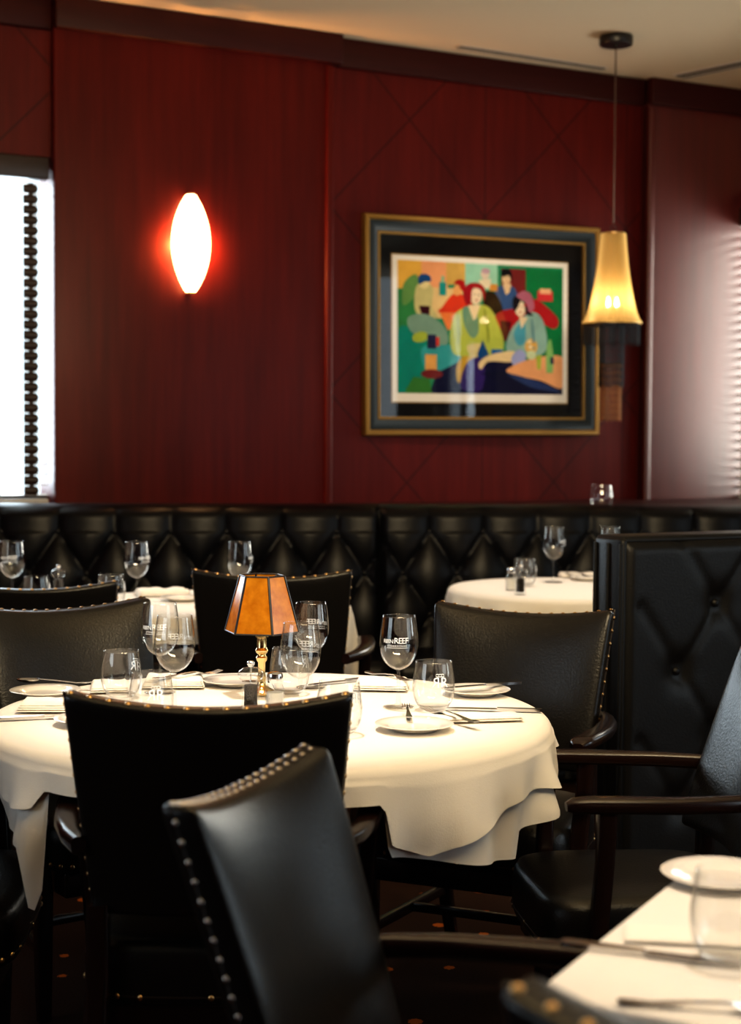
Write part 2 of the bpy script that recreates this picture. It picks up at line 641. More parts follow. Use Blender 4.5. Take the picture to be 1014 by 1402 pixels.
def blind(label, xf, u0, u1, z0, z1, y, tilt, mat, n, depth=0.05, tape=False):
    t = thing('venetian_blind', label, 'blind')
    t.matrix_world = xf @ Matrix.Translation((0, y, 0))
    mb = MB()
    mb.rbox((u0, -0.035, z1 - 0.10), (u1, 0.035, z1), 0.006)
    mb.build('headrail', M_BLIND, t)
    mb = MB()
    h = (z1 - 0.12 - z0 - 0.03) / (n - 1)
    for k in range(n):
        z = z0 + 0.03 + h * k
        X = Matrix.Translation(((u0 + u1) / 2, 0, z)) @ Matrix.Rotation(tilt, 4, 'X')
        mb.box((-(u1 - u0) / 2 + 0.005, -depth / 2, -0.0015), ((u1 - u0) / 2 - 0.005, depth / 2, 0.0015), 0, X)
    mb.build('slats', mat, t, smooth=0)
    mb = MB()
    mb.rbox((u0 + 0.004, -0.027, z0 - 0.012), (u1 - 0.004, 0.027, z0 + 0.012), 0.004)
    mb.build('bottom_rail', mat, t)
    for du in (0.16, 0.5, 0.84):
        u = u0 + (u1 - u0) * du
        for s in (-1, 1):
            c = MB()
            c.sweep([(u, s * (depth / 2 + 0.003), z0), (u, s * (depth / 2 + 0.003), z1 - 0.05)], [0.0016, 0.0016], 5)
            c.build('ladder_cord', mat, t)
    if tape:
        c = MB()
        u = u1 - 0.085
        for k in range(n - 1):
            z = z0 + 0.03 + h * k
            c.grid(1, 6, lambda a, b: (u - 0.034 + 0.058 * a + (0.008 * sin(pi * b) if a else -0.004 * sin(pi * b)), -depth / 2 - 0.004 - 0.010 * sin(pi * b), z + h * 0.85 * b))
            c.grid(1, 1, lambda a, b: (u - 0.012 + 0.024 * a, -depth / 2 - 0.004, z + h * (0.85 + 0.15 * b)))
        c.build('ladder_tape', M_BLIND, t)
    return t


pane_window('window_1', WXF, WU0, UL + 0.055, WZ0, WZ1)
blind('dark wooden venetian blind lowered over the bright window left of the sconce wall', WXF, WU0 + 0.015, UL - 0.012, WZ0 + 0.02, WZ1 - 0.005, 0.012, radians(4), M_BLIND_GLARE, 31, tape=True)

# right wall with three windows; the last two unseen, sized for the front chair's reflections
RXF = Matrix(((-RD.x, RN.x * -1, 0, CORNER.x), (-RD.y, RN.y * -1, 0, CORNER.y), (0, 0, 1, 0), (0, 0, 0, 1)))
# in this frame x runs from the corner back (negative toward the camera), -y into the room
RW0, RW1 = 1.0, 2.70
mb = MB()
xs = [0.2, -0.035, -1.75, -2.25, -3.35, -5.85, -7.45, -9.2]
for a, b, hole in ((0, 1, 0), (1, 2, 1), (2, 3, 0), (3, 4, 1), (4, 5, 0), (5, 6, 1), (6, 7, 0)):
    if hole:
        mb.box((xs[b], 0, 0), (xs[a], 0.18, RW0))
        mb.box((xs[b], 0, RW1), (xs[a], 0.18, CEIL))
    else:
        mb.box((xs[b], 0, 0), (xs[a], 0.18, CEIL))
o = struct(mb.build('wall_right', M_WALLPAINT, smooth=0))
o.matrix_world = RXF
for k, (a, b) in enumerate(((1, 2), (3, 4), (5, 6))):
    pane_window('window_%d' % (k + 2), RXF, xs[b], xs[a], RW0, RW1)
blind('dark venetian blind on the window right of the pale lit panel, beside the corner', RXF, xs[2] + 0.01, xs[1] - 0.006, RW0 + 0.02, RW1 - 0.005, 0.0, radians(-14), M_BLIND_GLARE, 30)
blind('half-open dark slat blind on the right wall, mirrored in the picture glass', RXF, xs[4] + 0.01, xs[3] - 0.01, RW0 + 0.02, RW1 - 0.005, 0.0, radians(-20), M_BLIND, 26, 0.045)
# dark casing by the corner
mb = MB()
mb.rbox((-0.034, -0.02, RW0 - 0.06), (-0.004, 0.01, RW1 + 0.09), 0.004)
mb.rbox((-1.82, -0.02, RW1), (-0.004, 0.01, RW1 + 0.09), 0.004)
o = struct(mb.build('trim_7', M_FRIEZE, smooth=35))
o.matrix_world = RXF

# left wall and the wall behind the camera, with large window openings
LX = LEFTEND.x - 0.05
mb = MB()
ly0, ly1 = -3.2, LEFTEND.y + 0.3
for a, b, hole in ((ly0, 0.2, 0), (0.2, 2.4, 1), (2.4, ly1, 0)):
    if hole:
        mb.box((LX - 0.18, a, 0), (LX, b, 0.9))
        mb.box((LX - 0.18, a, 2.75), (LX, b, CEIL))
    else:
        mb.box((LX - 0.18, a, 0), (LX, b, CEIL))
struct(mb.build('wall_left', M_PANEL, smooth=0))
mb = MB()
mb.box((-6, -3.2, 0), (8.5, -3.0, CEIL))
struct(mb.build('wall_front', M_PANEL, smooth=0))

# ledge behind the bench
LEDGE_Z = 1.035
mb = MB()
bx = lambda X: 6.65 + 0.11 * X
pts = [(-2.3, bx(-2.3) + 0.205), (3.0, bx(3.0) + 0.205), (CORNER.x + 0.3, CORNER.y - 0.55), (CORNER.x - 0.08, CORNER.y - 0.05)]
p4 = WORG + E * (-2.8)
pts += [(p4.x, p4.y - 0.07)]
mb.prism(pts, LEDGE_Z - 0.04, LEDGE_Z)
struct(mb.build('trim_8', M_FRIEZE, smooth=0))

# ceiling slot diffusers
def slot_vent(label, p0, p1, wid):
    a, b = PZ(*p0, CEIL), PZ(*p1, CEIL)
    d = (b - a)
    L = d.length
    t = thing('ceiling_vent', label, 'vent', ((a.x + b.x) / 2, (a.y + b.y) / 2, CEIL - 0.002), atan2(d.y, d.x))
    mb = MB()
    for s in (-1, 1):
        mb.box((-L / 2, s * wid / 2 - wid * 0.16, -0.003), (L / 2, s * wid / 2 + wid * 0.16, 0.0))
    for s in (-1, 1):
        mb.box((s * L / 2 - 0.012, -wid / 2, -0.003), (s * L / 2 + 0.012, wid / 2, 0.0))
    mb.build('frame', M_VENT, t, smooth=0)
    mb = MB()
    mb.box((-L / 2, -wid * 0.36, -0.007), (L / 2, wid * 0.36, -0.001))
    mb.build('slot', M_VENTDARK, t, smooth=0)
    mb = MB()
    mb.box((-L / 2, -wid * 0.06, -0.0085), (L / 2, wid * 0.06, -0.004))
    mb.build('blade', M_VENT, t, smooth=0)


slot_vent('long thin slot air vent in the ceiling left of the pendant cable', (628, 63), (826, 93), 0.05)
slot_vent('wider slot air vent in the ceiling near the right window corner', (930, 104), (1075, 74), 0.10)

# ------------------------------------------------------------------ wall sconce
p = PY(262, 335, 7.5)
us = U_at(262) - 0.042
sc = WORG + E * us + NRM * 0.062
sz = PY(262, 335, sc.y).z
t = thing('wall_sconce', 'glowing almond shaped opal glass sconce on the red wood wall', 'sconce', (sc.x, sc.y, sz), TH)
mb = MB()
H2, W2, DEP = 0.228, 0.094, 0.085
nu, nv = 20, 28


def almond(u, v):
    zz = -1 + 2 * v
    w = W2 * max(0.0, 1 - abs(zz * 0.90) ** 2) ** 0.85
    a = pi * u
    return (w * -cos(a), -DEP * (0.12 + 0.88 * sin(a)) * (0.25 + 0.75 * w / W2) - 0.030 if 0 < u < 1 else -0.036, H2 * zz)


mb.grid(nu, nv, almond)
mb.build('shade', M_SCONCE, t)
mb = MB()
mb.rbox((-0.03, -0.012, -0.10), (0.03, 0.0, 0.10), 0.004)
mb.build('back_plate', M_BRASS, t)
for s in (-1, 1):
    mb = MB()
    mb.rbox((-0.016, -0.060, s * (H2 + 0.003) - 0.006), (0.016, -0.004, s * (H2 + 0.003) + 0.006), 0.004)
    mb.build('finial', M_BRASS, t)

# ------------------------------------------------------------------ framed picture
pu, pz = 0.648, 1.945
PW, PH = 1.41, 1.125
pt = thing('framed_picture', 'gilt and slate framed cafe print on the red panelled wall', 'picture')
pt.matrix_world = Matrix.Translation(WORG + E * pu + NRM * 0.004 + Vector((0, 0, pz))) @ Matrix.Rotation(TH - 0.03, 4, 'Z') @ Matrix.Rotation(-0.010, 4, 'Y')


def frame_ring(mb, x0, z0, prof, mat=0):
    """prof: list of (inset, depth) rings of a mitred moulding; outer half size x0,z0"""
    rings = []
    for ins, dep in prof:
        rings.append([(-x0 + ins, -dep, -z0 + ins), (x0 - ins, -dep, -z0 + ins), (x0 - ins, -dep, z0 - ins), (-x0 + ins, -dep, z0 - ins)])
    verts = [p for r in rings for p in r]
    faces = []
    for i in range(len(rings) - 1):
        for k in range(4):
            faces.append((i * 4 + k, i * 4 + (k + 1) % 4, (i + 1) * 4 + (k + 1) % 4, (i + 1) * 4 + k))
    mb.add(verts, faces, mat)


x0, z0 = PW / 2, PH / 2
mb = MB()
frame_ring(mb, x0, z0, [(0, 0.0), (0, 0.045), (0.006, 0.056), (0.022, 0.058), (0.032, 0.048)])
mb.build('gilt_moulding', M_GOLD, pt, smooth=30)
mb = MB()
frame_ring(mb, x0, z0, [(0.030, 0.049), (0.040, 0.054), (0.060, 0.048), (0.080, 0.034), (0.084, 0.030)])
mb.build('slate_moulding', M_SLATE, pt, smooth=50)
mb = MB()
frame_ring(mb, x0, z0, [(0.083, 0.030), (0.086, 0.036), (0.096, 0.034), (0.099, 0.018)])
mb.build('gilt_fillet', M_GOLD, pt, smooth=30)
mb = MB()
mb.box((-x0 + 0.09, -0.016, -z0 + 0.09), (x0 - 0.09, -0.010, z0 - 0.09))
mb.build('mat_board', M_MAT, pt, smooth=0)
# print area
qx0, qx1 = -x0 + 0.170, x0 - 0.190
qz0, qz1 = -z0 + 0.175, z0 - 0.198
mb = MB()
mb.box((qx0 - 0.006, -0.0185, qz0 - 0.006), (qx1 + 0.006, -0.0165, qz1 + 0.006))
mb.build('gilt_liner', M_GOLD, pt, smooth=0)
mb = MB()
mb.box((qx0, -0.0205, qz0), (qx1, -0.0186, qz1))
mb.build('paper_border', M_PAPER, pt, smooth=0)
ix0, ix1, iz0, iz1 = qx0 + 0.030, qx1 - 0.030, qz0 + 0.045, qz1 - 0.026


def srgb(h):
    c = [int(h[i:i + 2], 16) / 255 for i in (0, 2, 4)]
    return tuple(x / 12.92 if x <= 0.04045 else ((x + 0.055) / 1.055) ** 2.4 for x in c)


PAINT = {}


def paint_mat(h):
    if h not in PAINT:
        c = tuple(x * 0.92 for x in srgb(h))
        PAINT[h] = principled('print_ink_' + h, c, 0.9, spec=0.02, var=(16, 0.22))
    return PAINT[h]


def smooth_poly(pts, n=5):
    out = []
    m_ = len(pts)
    for i in range(m_):
        p0, p1, p2, p3 = [Vector(pts[(i + k - 1) % m_]) for k in range(4)]
        for s in range(n):
            t_ = s / n
            out.append(tuple(0.5 * ((2 * p1) + (-p0 + p2) * t_ + (2 * p0 - 5 * p1 + 4 * p2 - p3) * t_ ** 2 + (-p0 + 3 * p1 - 3 * p2 + p3) * t_ ** 3)))
    return out


def ell(cx, cy, rx, ry, a=0, n=16):
    a = radians(a)
    return [(cx + rx * cos(t) * cos(a) - ry * sin(t) * sin(a), cy + rx * cos(t) * sin(a) + ry * sin(t) * cos(a)) for t in [2 * pi * k / n for k in range(n)]]


# flat colour areas of the print: a loose generic cafe gathering (coordinates in a 650 x 560 sheet, y down)
R_ = lambda a, b, c, d: [(a, b), (c, b), (c, d), (a, d)]
SH = [
    ('2f8f68', R_(0, 0, 650, 560), 0), ('e8b552', R_(0, 0, 95, 130), 0), ('f0a878', R_(90, 0, 190, 150), 0), ('d8b060', R_(185, 0, 262, 95), 0),
    ('9fd8c0', R_(258, 0, 385, 110), 0), ('e8c890', R_(95, 110, 250, 240), 0), ('7c2a2c', R_(400, 15, 500, 130), 0), ('0f7a46', R_(498, 10, 650, 400), 0),
    ('3a8a50', R_(0, 120, 70, 330), 0), ('138a7c', [(0, 300), (60, 290), (110, 350), (100, 470), (40, 560), (0, 560)], 1),
    ('3aa0a4', [(90, 370), (190, 350), (235, 400), (230, 470), (120, 480)], 1),
    ('14173a', [(150, 470), (240, 420), (420, 410), (560, 470), (650, 520), (650, 560), (120, 560)], 0),
    ('3f7f3c', [(30, 545), (60, 490), (120, 500), (130, 560), (30, 560)], 0),
    ('6d9a58', [(20, 110), (45, 70), (72, 60), (80, 110), (60, 160), (20, 190)], 1),
    ('c8c088', [(70, 110), (110, 90), (135, 120), (130, 190), (150, 240), (70, 220)], 1), ('e8d8a0', ell(100, 92, 20, 26, 10), 0),
    ('1f4f8a', [(78, 72), (92, 55), (120, 60), (126, 84), (100, 88), (82, 100)], 1), ('3a1420', [(80, 190), (122, 190), (120, 240), (92, 232)], 0),
    ('7fa090', [(40, 240), (110, 225), (180, 280), (188, 350), (120, 340), (50, 300)], 1),
    ('a8b848', ell(85, 322, 32, 22, -20), 0), ('d04030', R_(142, 320, 158, 360), 0), ('2a2c50', R_(112, 310, 146, 370), 0), ('e0a860', R_(104, 395, 148, 460), 0), ('7a2c30', ell(130, 478, 42, 20, 0), 0),
    ('1f9a98', R_(158, 86, 184, 142), 0), ('70c0a0', R_(166, 60, 176, 90), 0),
    ('e04428', [(205, 140), (230, 130), (280, 160), (275, 215), (160, 215), (170, 190)], 1), ('f0b070', ell(228, 118, 18, 24, 15), 0), ('b02020', [(214, 90), (230, 72), (255, 80), (258, 125), (240, 112), (232, 95)], 1),
    ('f08848', [(160, 215), (270, 212), (230, 270), (190, 290)], 0),
    ('3c5c90', [(375, 110), (405, 90), (450, 95), (470, 150), (455, 200), (385, 190)], 1), ('e8c8a0', ell(420, 58, 17, 28, 5), 0), ('e8c8a0', [(405, 85), (440, 80), (432, 118), (418, 130)], 0), ('16141c', [(398, 30), (415, 15), (438, 25), (442, 70), (430, 45), (405, 50)], 1),
    ('d89848', R_(352, 85, 384, 115), 0), ('e0d0c0', ell(335, 45, 18, 22, 0), 0), ('c0a0b0', ell(338, 30, 18, 12, 0), 0), ('e8dcc0', [(310, 70), (360, 62), (355, 100), (320, 110)], 0),
    ('101014', [(330, 130), (370, 120), (402, 175), (400, 210), (340, 205)], 1),
    ('b02028', [(375, 230), (400, 200), (470, 180), (520, 145), (560, 155), (630, 225), (615, 270), (560, 250), (520, 270), (400, 300)], 1), ('500e18', [(395, 240), (440, 245), (430, 330), (400, 330)], 0),
    ('d03840', R_(545, 105, 608, 150), 0), ('e8b088', R_(555, 95, 600, 118), 0),
    ('b8c458', [(200, 290), (225, 210), (290, 180), (350, 185), (385, 250), (410, 340), (380, 400), (240, 400), (205, 370)], 1),
    ('6f9c84', [(250, 190), (300, 200), (310, 290), (285, 320), (255, 270)], 1), ('ecd8b4', [(268, 180), (318, 175), (300, 235), (290, 245)], 0),
    ('f0dcc0', ell(300, 140, 24, 36, 8), 0), ('a01828', [(250, 130), (268, 90), (310, 84), (335, 110), (332, 160), (318, 112), (285, 110), (280, 170), (262, 178)], 1),
    ('d8c890', [(265, 355), (330, 345), (340, 400), (290, 410)], 1), ('c8a030', [(225, 440), (250, 400), (290, 405), (270, 440), (240, 510), (225, 500)], 1),
    ('3a2a70', [(270, 420), (330, 410), (325, 540), (250, 545), (240, 500)], 1), ('1c4f88', [(305, 395), (318, 350), (326, 330), (334, 350), (352, 400), (330, 412)], 1), ('2868a8', R_(360, 366, 405, 388), 0),
    ('8fb4ac', [(420, 340), (450, 260), (520, 200), (565, 230), (585, 320), (570, 380), (500, 390), (430, 380)], 1), ('4fa0b8', [(450, 290), (490, 240), (495, 330), (465, 345)], 1),
    ('ecd4b0', [(470, 220), (505, 225), (480, 275)], 0), ('f0dcc0', ell(472, 185, 22, 36, -12), 0), ('181420', [(445, 150), (460, 130), (478, 145), (455, 200), (448, 190)], 1), ('181420', [(495, 170), (515, 200), (530, 215), (500, 210)], 1),
    ('b06880', [(460, 130), (490, 108), (520, 125), (532, 180), (510, 200), (500, 165), (478, 148)], 1),
    ('e8cfa0', [(310, 430), (345, 395), (440, 372), (475, 395), (440, 420), (350, 420), (320, 455)], 1), ('a0a8d8', [(440, 400), (470, 365), (498, 385), (490, 425), (450, 435)], 1),
    ('e8a878', [(420, 455), (520, 405), (650, 395), (650, 530), (560, 500), (470, 480)], 1),
    ('d8b068', ell(520, 350, 26, 34, 0), 0), ('c8d8b0', ell(520, 388, 20, 20, 0), 0), ('88b870', [(580, 400), (583, 350), (592, 318), (600, 318), (606, 350), (612, 400), (608, 465), (582, 465)], 0), ('1c3050', R_(598, 395, 612, 425), 0), ('a8b848', [(540, 390), (562, 385), (558, 450), (545, 450)], 0),
    ('16141c', ell(292, 132, 5, 2, 10, 8), 0), ('16141c', ell(311, 134, 5, 2, -5, 8), 0), ('b02028', ell(302, 158, 6, 3, 0, 8), 0),
    ('16141c', ell(466, 180, 4, 2, 0, 8), 0), ('16141c', ell(481, 178, 4, 2, 0, 8), 0), ('b02028', ell(474, 202, 6, 3, 0, 8), 0),
    ('16141c', ell(414, 54, 3, 2, 0, 8), 0), ('16141c', ell(427, 53, 3, 2, 0, 8), 0), ('b02028', ell(421, 72, 4, 2, 0, 8), 0),
    ('8a9a3c', [(330, 200), (336, 200), (352, 300), (346, 340), (342, 300)], 1), ('8a9a3c', [(226, 230), (232, 230), (236, 330), (230, 350)], 1), ('5f8c98', [(520, 240), (526, 240), (534, 340), (528, 360)], 1),
    ('f0d8a8', ell(512, 330, 10, 8, 0, 10), 0), ('e8b050', ell(530, 342, 9, 8, 0, 10), 0), ('f4e4c0', ell(516, 352, 8, 7, 0, 10), 0), ('101a30', R_(320, 470, 420, 476), 0), ('2c3f70', [(420, 470), (540, 500), (640, 548), (520, 530)], 1),
]
mb = MB()
mats = []
for k, (h, poly, sm) in enumerate(SH):
    mm = paint_mat(h)
    if mm not in mats:
        mats.append(mm)
    pp = smooth_poly(poly) if sm else poly
    pp = [(min(650, max(0, x)), min(560, max(0, y))) for x, y in pp]
    yy = -0.0210 - 0.00006 * k
    vs = [(ix0 + (ix1 - ix0) * x / 650, yy, iz1 - (iz1 - iz0) * y / 560) for x, y in pp]
    mb.add(vs, [list(range(len(vs)))], mats.index(mm))
me_o = mb.build('print', mats, pt, smooth=0)
mb = MB()
mb.box((-x0 + 0.092, -0.0285, -z0 + 0.092), (x0 - 0.092, -0.0270, z0 - 0.092))
mb.build('picture_glass', M_PICGLASS, pt, smooth=0)

# ------------------------------------------------------------------ pendant lamp
c = PZ(843, 55, CEIL - 0.02)
PYD = c.y
pend = thing('pendant_lamp', 'hanging lamp with flared gold chain shade and black fringe tiers', 'pendant lamp', (c.x, c.y, CEIL))
zz = lambda py: PY(838, py, PYD).z - CEIL
mb = MB()
mb.lathe([(0.0, 0.0), (0.080, -0.001), (0.083, -0.010), (0.083, -0.038), (0.078, -0.046), (0.0, -0.048)], 40)
mb.lathe([(0.0, -0.040), (0.010, -0.042), (0.010, -0.060), (0.0, -0.062)], 12)
mb.build('ceiling_canopy', M_BLACKMETAL, pend)
mb = MB()
mb.sweep([(0, 0, -0.055), (0, 0, zz(306))], [0.004, 0.004], 8)
mb.build('cable', M_CABLE, pend)
mb = MB()
zr = zz(312)
ringp = [(0.013 * cos(a), 0, zr + 0.013 * sin(a)) for a in [2 * pi * k / 16 for k in range(17)]]
mb.sweep(ringp, [0.0025] * 17, 6, up=(0, 1, 0))
mb.build('hanging_ring', M_BLACKMETAL, pend)
prof = [(0.058, 320), (0.065, 342), (0.074, 366), (0.088, 392), (0.104, 415), (0.123, 433), (0.143, 442)]
shade_p = [(r, zz(y)) for r, y in prof]


def interp(prof, t):
    x = t * (len(prof) - 1)
    i = min(int(x), len(prof) - 2)
    f = x - i
    p0 = prof[max(i - 1, 0)]
    p1, p2 = prof[i], prof[i + 1]
    p3 = prof[min(i + 2, len(prof) - 1)]
    return tuple(0.5 * (2 * b_ + (c_ - a_) * f + (2 * a_ - 5 * b_ + 4 * c_ - d_) * f * f + (-a_ + 3 * b_ - 3 * c_ + d_) * f ** 3) for a_, b_, c_, d_ in zip(p0, p1, p2, p3))


mb = MB()
sp = [interp(shade_p, k / 60) for k in range(61)]
NS = 46
verts, faces = [], []
for i, (r, z) in enumerate(sp):
    for k in range(NS * 2):
        a = 2 * pi * k / (NS * 2)
        rr = r + (0.0036 if k % 2 else -0.0036) * (0.5 + r / 0.1) + (0.0026 if k % 2 else 0.0006) * (i % 2)
        verts.append((rr * cos(a), rr * sin(a), z))
for i in range(len(sp) - 1):
    n2 = NS * 2
    for k in range(n2):
        faces.append((i * n2 + k, i * n2 + (k + 1) % n2, (i + 1) * n2 + (k + 1) % n2, (i + 1) * n2 + k))
mb.add(verts, faces)
mb.build('chain_shade', M_GOLDCHAIN, pend, smooth=60)
mb = MB()
mb.lathe([(0.0, zz(318)), (0.058, zz(319)), (0.059, zz(322)), (0.0, zz(321))], 30)
mb.build('shade_cap', M_BRASS, pend)
mb = MB()
a_ = [2 * pi * k / 60 for k in range(61)]
mb.sweep([(0.143 * cos(q), 0.143 * sin(q), zz(443)) for q in a_], [0.004] * 61, 6)
mb.build('shade_rim', M_GOLDCHAIN, pend)


def fringe(name, r, ya, yb, n, mat, var=0.0, thick=0.0022):
    mb = MB()
    for k in range(n):
        a = 2 * pi * k / n
        e = rng.uniform(-var, var)
        rr = r * (1 + rng.uniform(-0.02, 0.02))
        z1_, z2_ = zz(ya), zz(yb) + e
        steps = 18
        path = [(rr * cos(a), rr * sin(a), z1_ + (z2_ - z1_) * s / steps) for s in range(steps + 1)]
        mb.sweep(path, [thick * (1.35 if s % 2 else 0.65) for s in range(steps + 1)], 5)
    return mb.build(name, mat, pend)


fringe('wide_fringe', 0.139, 443, 472, 66, M_FRINGE, 0.006, 0.0026)
fringe('upper_fringe', 0.060, 443, 530, 34, M_FRINGE, 0.005, 0.0024)
fringe('lower_fringe', 0.050, 498, 576, 28, M_FRINGE_BRZ, 0.008, 0.0023)
mb = MB()
mb.lathe([(0.0, zz(443)), (0.137, zz(444)), (0.137, zz(445.5)), (0.0, zz(445))], 40)
mb.build('fringe_plate', M_BLACKMETAL, pend)
mb = MB()
mb.lathe([(0.0, zz(497)), (0.036, zz(498)), (0.051, zz(502)), (0.0, zz(503))], 24)
mb.build('fringe_plate', M_BLACKMETAL, pend)
for s in (-1, 1):
    mb = MB()
    X = Matrix.Translation((s * 0.021, -0.004, zz(415)))
    mb.lathe([(0.0, -0.020), (0.008, -0.016), (0.011, -0.004), (0.008, 0.012), (0.003, 0.028), (0.0, 0.03)], 12, 0, X)
    mb.build('bulb', M_BULB, pend)

# ------------------------------------------------------------------ bench seating along the wall
def bench(label, X0, X1, phase):
    L = (X1 - X0) / cos(math.atan(0.11))
    ang = math.atan(0.11)
    t = thing('banquette', label, 'bench', (X0, bx(X0), 0), ang)
    ZT = 1.06
    a, b = 0.238, 0.36
    btn = MB()

    def puff(x, z):
        xs_ = x + phase
        # top row: pleats from the roll down to the first buttons
        zb = 0.955
        if z > zb:
            q = abs(sin(pi * xs_ / a))
            return 0.040 * q ** 0.42
        uu = (xs_ / a) - (z - zb) / b
        vv = (xs_ / a) + (z - zb) / b
        q = abs(sin(pi * uu)) * abs(sin(pi * vv))
        return 0.050 * q ** 0.34

    nx, nz = int(L / 0.012), 70

    def fn(u, v):
        x = u * L
        z = 0.46 + (ZT - 0.46) * v
        p = puff(x, z)
        e = min(1.0, min(x, L - x) / 0.02)
        top = max(0.0, (z - (ZT - 0.05)) / 0.05)
        y = 0.030 - p * (0.4 + 0.6 * e) * (1 - 0.6 * top ** 2) + 0.035 * top ** 3 + (1 - e) * 0.02
        return (x, y + (0.10 * (1 - v)) * -1 * 0.6, z)
    mb = MB()
    mb.grid(nx, nz, fn)
    # rounded top and rear of the back
    mb.grid(nx, 8, lambda u, v: (u * L, 0.048 + 0.15 * v, ZT + 0.012 * sin(pi * v)))
    mb.box((0, 0.11, 0.0), (L, 0.198, ZT - 0.002))
    mb.box((0, 0.03, 0.40), (0.004, 0.12, ZT - 0.01))
    mb.box((L - 0.004, 0.03, 0.40), (L, 0.12, ZT - 0.01))
    k0 = int(phase / a) - 1
    zb = 0.955
    bmb = mb
    for row in range(3):
        z = zb - row * b / 2
        for k in range(k0, k0 + int(L / a) + 4):
            x = k * a - phase + (a / 2 if row % 2 else 0)
            if 0.03 < x < L - 0.03:
                bmb.dome((x, 0.024 - 0.06 * (1 - (z - 0.46) / 0.6), z), (0, -1, 0), 0.016, seg=10)
    mb.build('tufted_back', M_LEATHER_BENCH, t, smooth=60)
    mb = MB()
    mb.rbox((0.0, -0.50, 0.30), (L, 0.05, 0.46), 0.05, seg=4)
    mb.build('seat', M_LEATHER_BENCH, t)
    mb = MB()
    mb.box((0.0, -0.20, 0.0), (L, 0.10, 0.30))
    mb.build('plinth', M_PLINTH, t, smooth=0)
    return t


XS = PY(520, 690, bx(0.04)).x
bench('black tufted leather bench below the sconce wall, left of the seam', -2.45, XS - 0.002, 0.06)
bench('black tufted leather bench below the framed picture, right of the seam', XS + 0.002, 2.95, 0.02)

# ------------------------------------------------------------------ high-backed booth on the right
fl = PZ(853, 738, 1.065)
fr = PZ(1014, 733, 1.065)
ang = atan2(fr.y - fl.y, fr.x - fl.x)
bt = thing('booth_seat', 'tall black tufted leather booth back behind the right armchair', 'booth', (fl.x, fl.y, 0), ang)
BL = 1.25


def booth_front(u, v):
    x = 0.0 + BL * u
    z = 0.05 + 1.01 * v
    q = 0
    for (bx_, bz_) in BTN:
        d = hypot((x - bx_), (z - bz_))
        q += exp(-(d / 0.05) ** 2)
        for dx, dz in ((0.15, 0.20), (-0.15, 0.20)):
            L_ = hypot(dx, dz)
            tt = max(0, min(1, ((x - bx_) * dx + (z - bz_) * dz) / L_ ** 2))
            dd = hypot(x - bx_ - dx * tt, z - bz_ - dz * tt)
            q += 0.35 * exp(-(dd / 0.018) ** 2)
    e = max(0.0, 1 - min(x, BL - x, 1.06 - z) / 0.035)
    return (x, -0.018 + 0.020 * min(1.15, q) + 0.026 * e ** 2, z)


BTN = []
for r_ in range(4):
    for k in range(6):
        BTN.append((0.36 + 0.30 * k - (0.15 if r_ % 2 else 0), 0.86 - 0.20 * r_))
BTN = [b_ for b_ in BTN if b_[0] > 0.1]
mb = MB()
mb.grid(110, 90, booth_front)
tf = mb
mb = MB()
mb.rbox((0.0, 0.022, 0.0), (BL, 0.125, 1.06), 0.02)
mb.rbox((-0.008, -0.005, 0.02), (0.016, 0.128, 1.066), 0.011)
mb.rbox((0.0, 0.0, 1.045), (BL, 0.135, 1.072), 0.013)
mb.build('back_panel', M_LEATHER_BOOTH, bt)
mb = MB()
for px_ in (0.0, 0.06, 0.12):
    mb.sweep([(-0.010, px_, 0.03), (-0.010, px_, 0.55), (-0.008, px_, 1.05)], [0.007] * 3, 8)
mb.build('piping', M_LEATHER_BOOTH, bt)
for b_ in BTN:
    if b_[0] < BL - 0.03:
        tf.dome((b_[0], 0.001, b_[1]), (0, -1, 0), 0.013, seg=10)
tf.build('tufted_front', M_LEATHER_BOOTH, bt, smooth=70)

# ------------------------------------------------------------------ armchair
M_WELT = principled('lit_leather_welt', (0.020, 0.012, 0.008), 0.35, spec=0.5)  # brown tone paints overhead light onto the black leather band


def welt(st, bp):
    run = [(-1, v / 10) for v in range(0, 10)] + [(-1 + 2 * k / 16, 1) for k in range(17)] + [(1, 1 - v / 10) for v in range(1, 11)]
    path = []
    for u, v in run:
        p_ = bp(u, v, 0.30)
        p_.x *= 0.994
        p_.z -= 0.002 if v == 1 else 0
        path.append(p_)
    st.sweep(path, [(0.0035, 0.0035)] * len(path), 6, 1, up=(0, 1, 0))


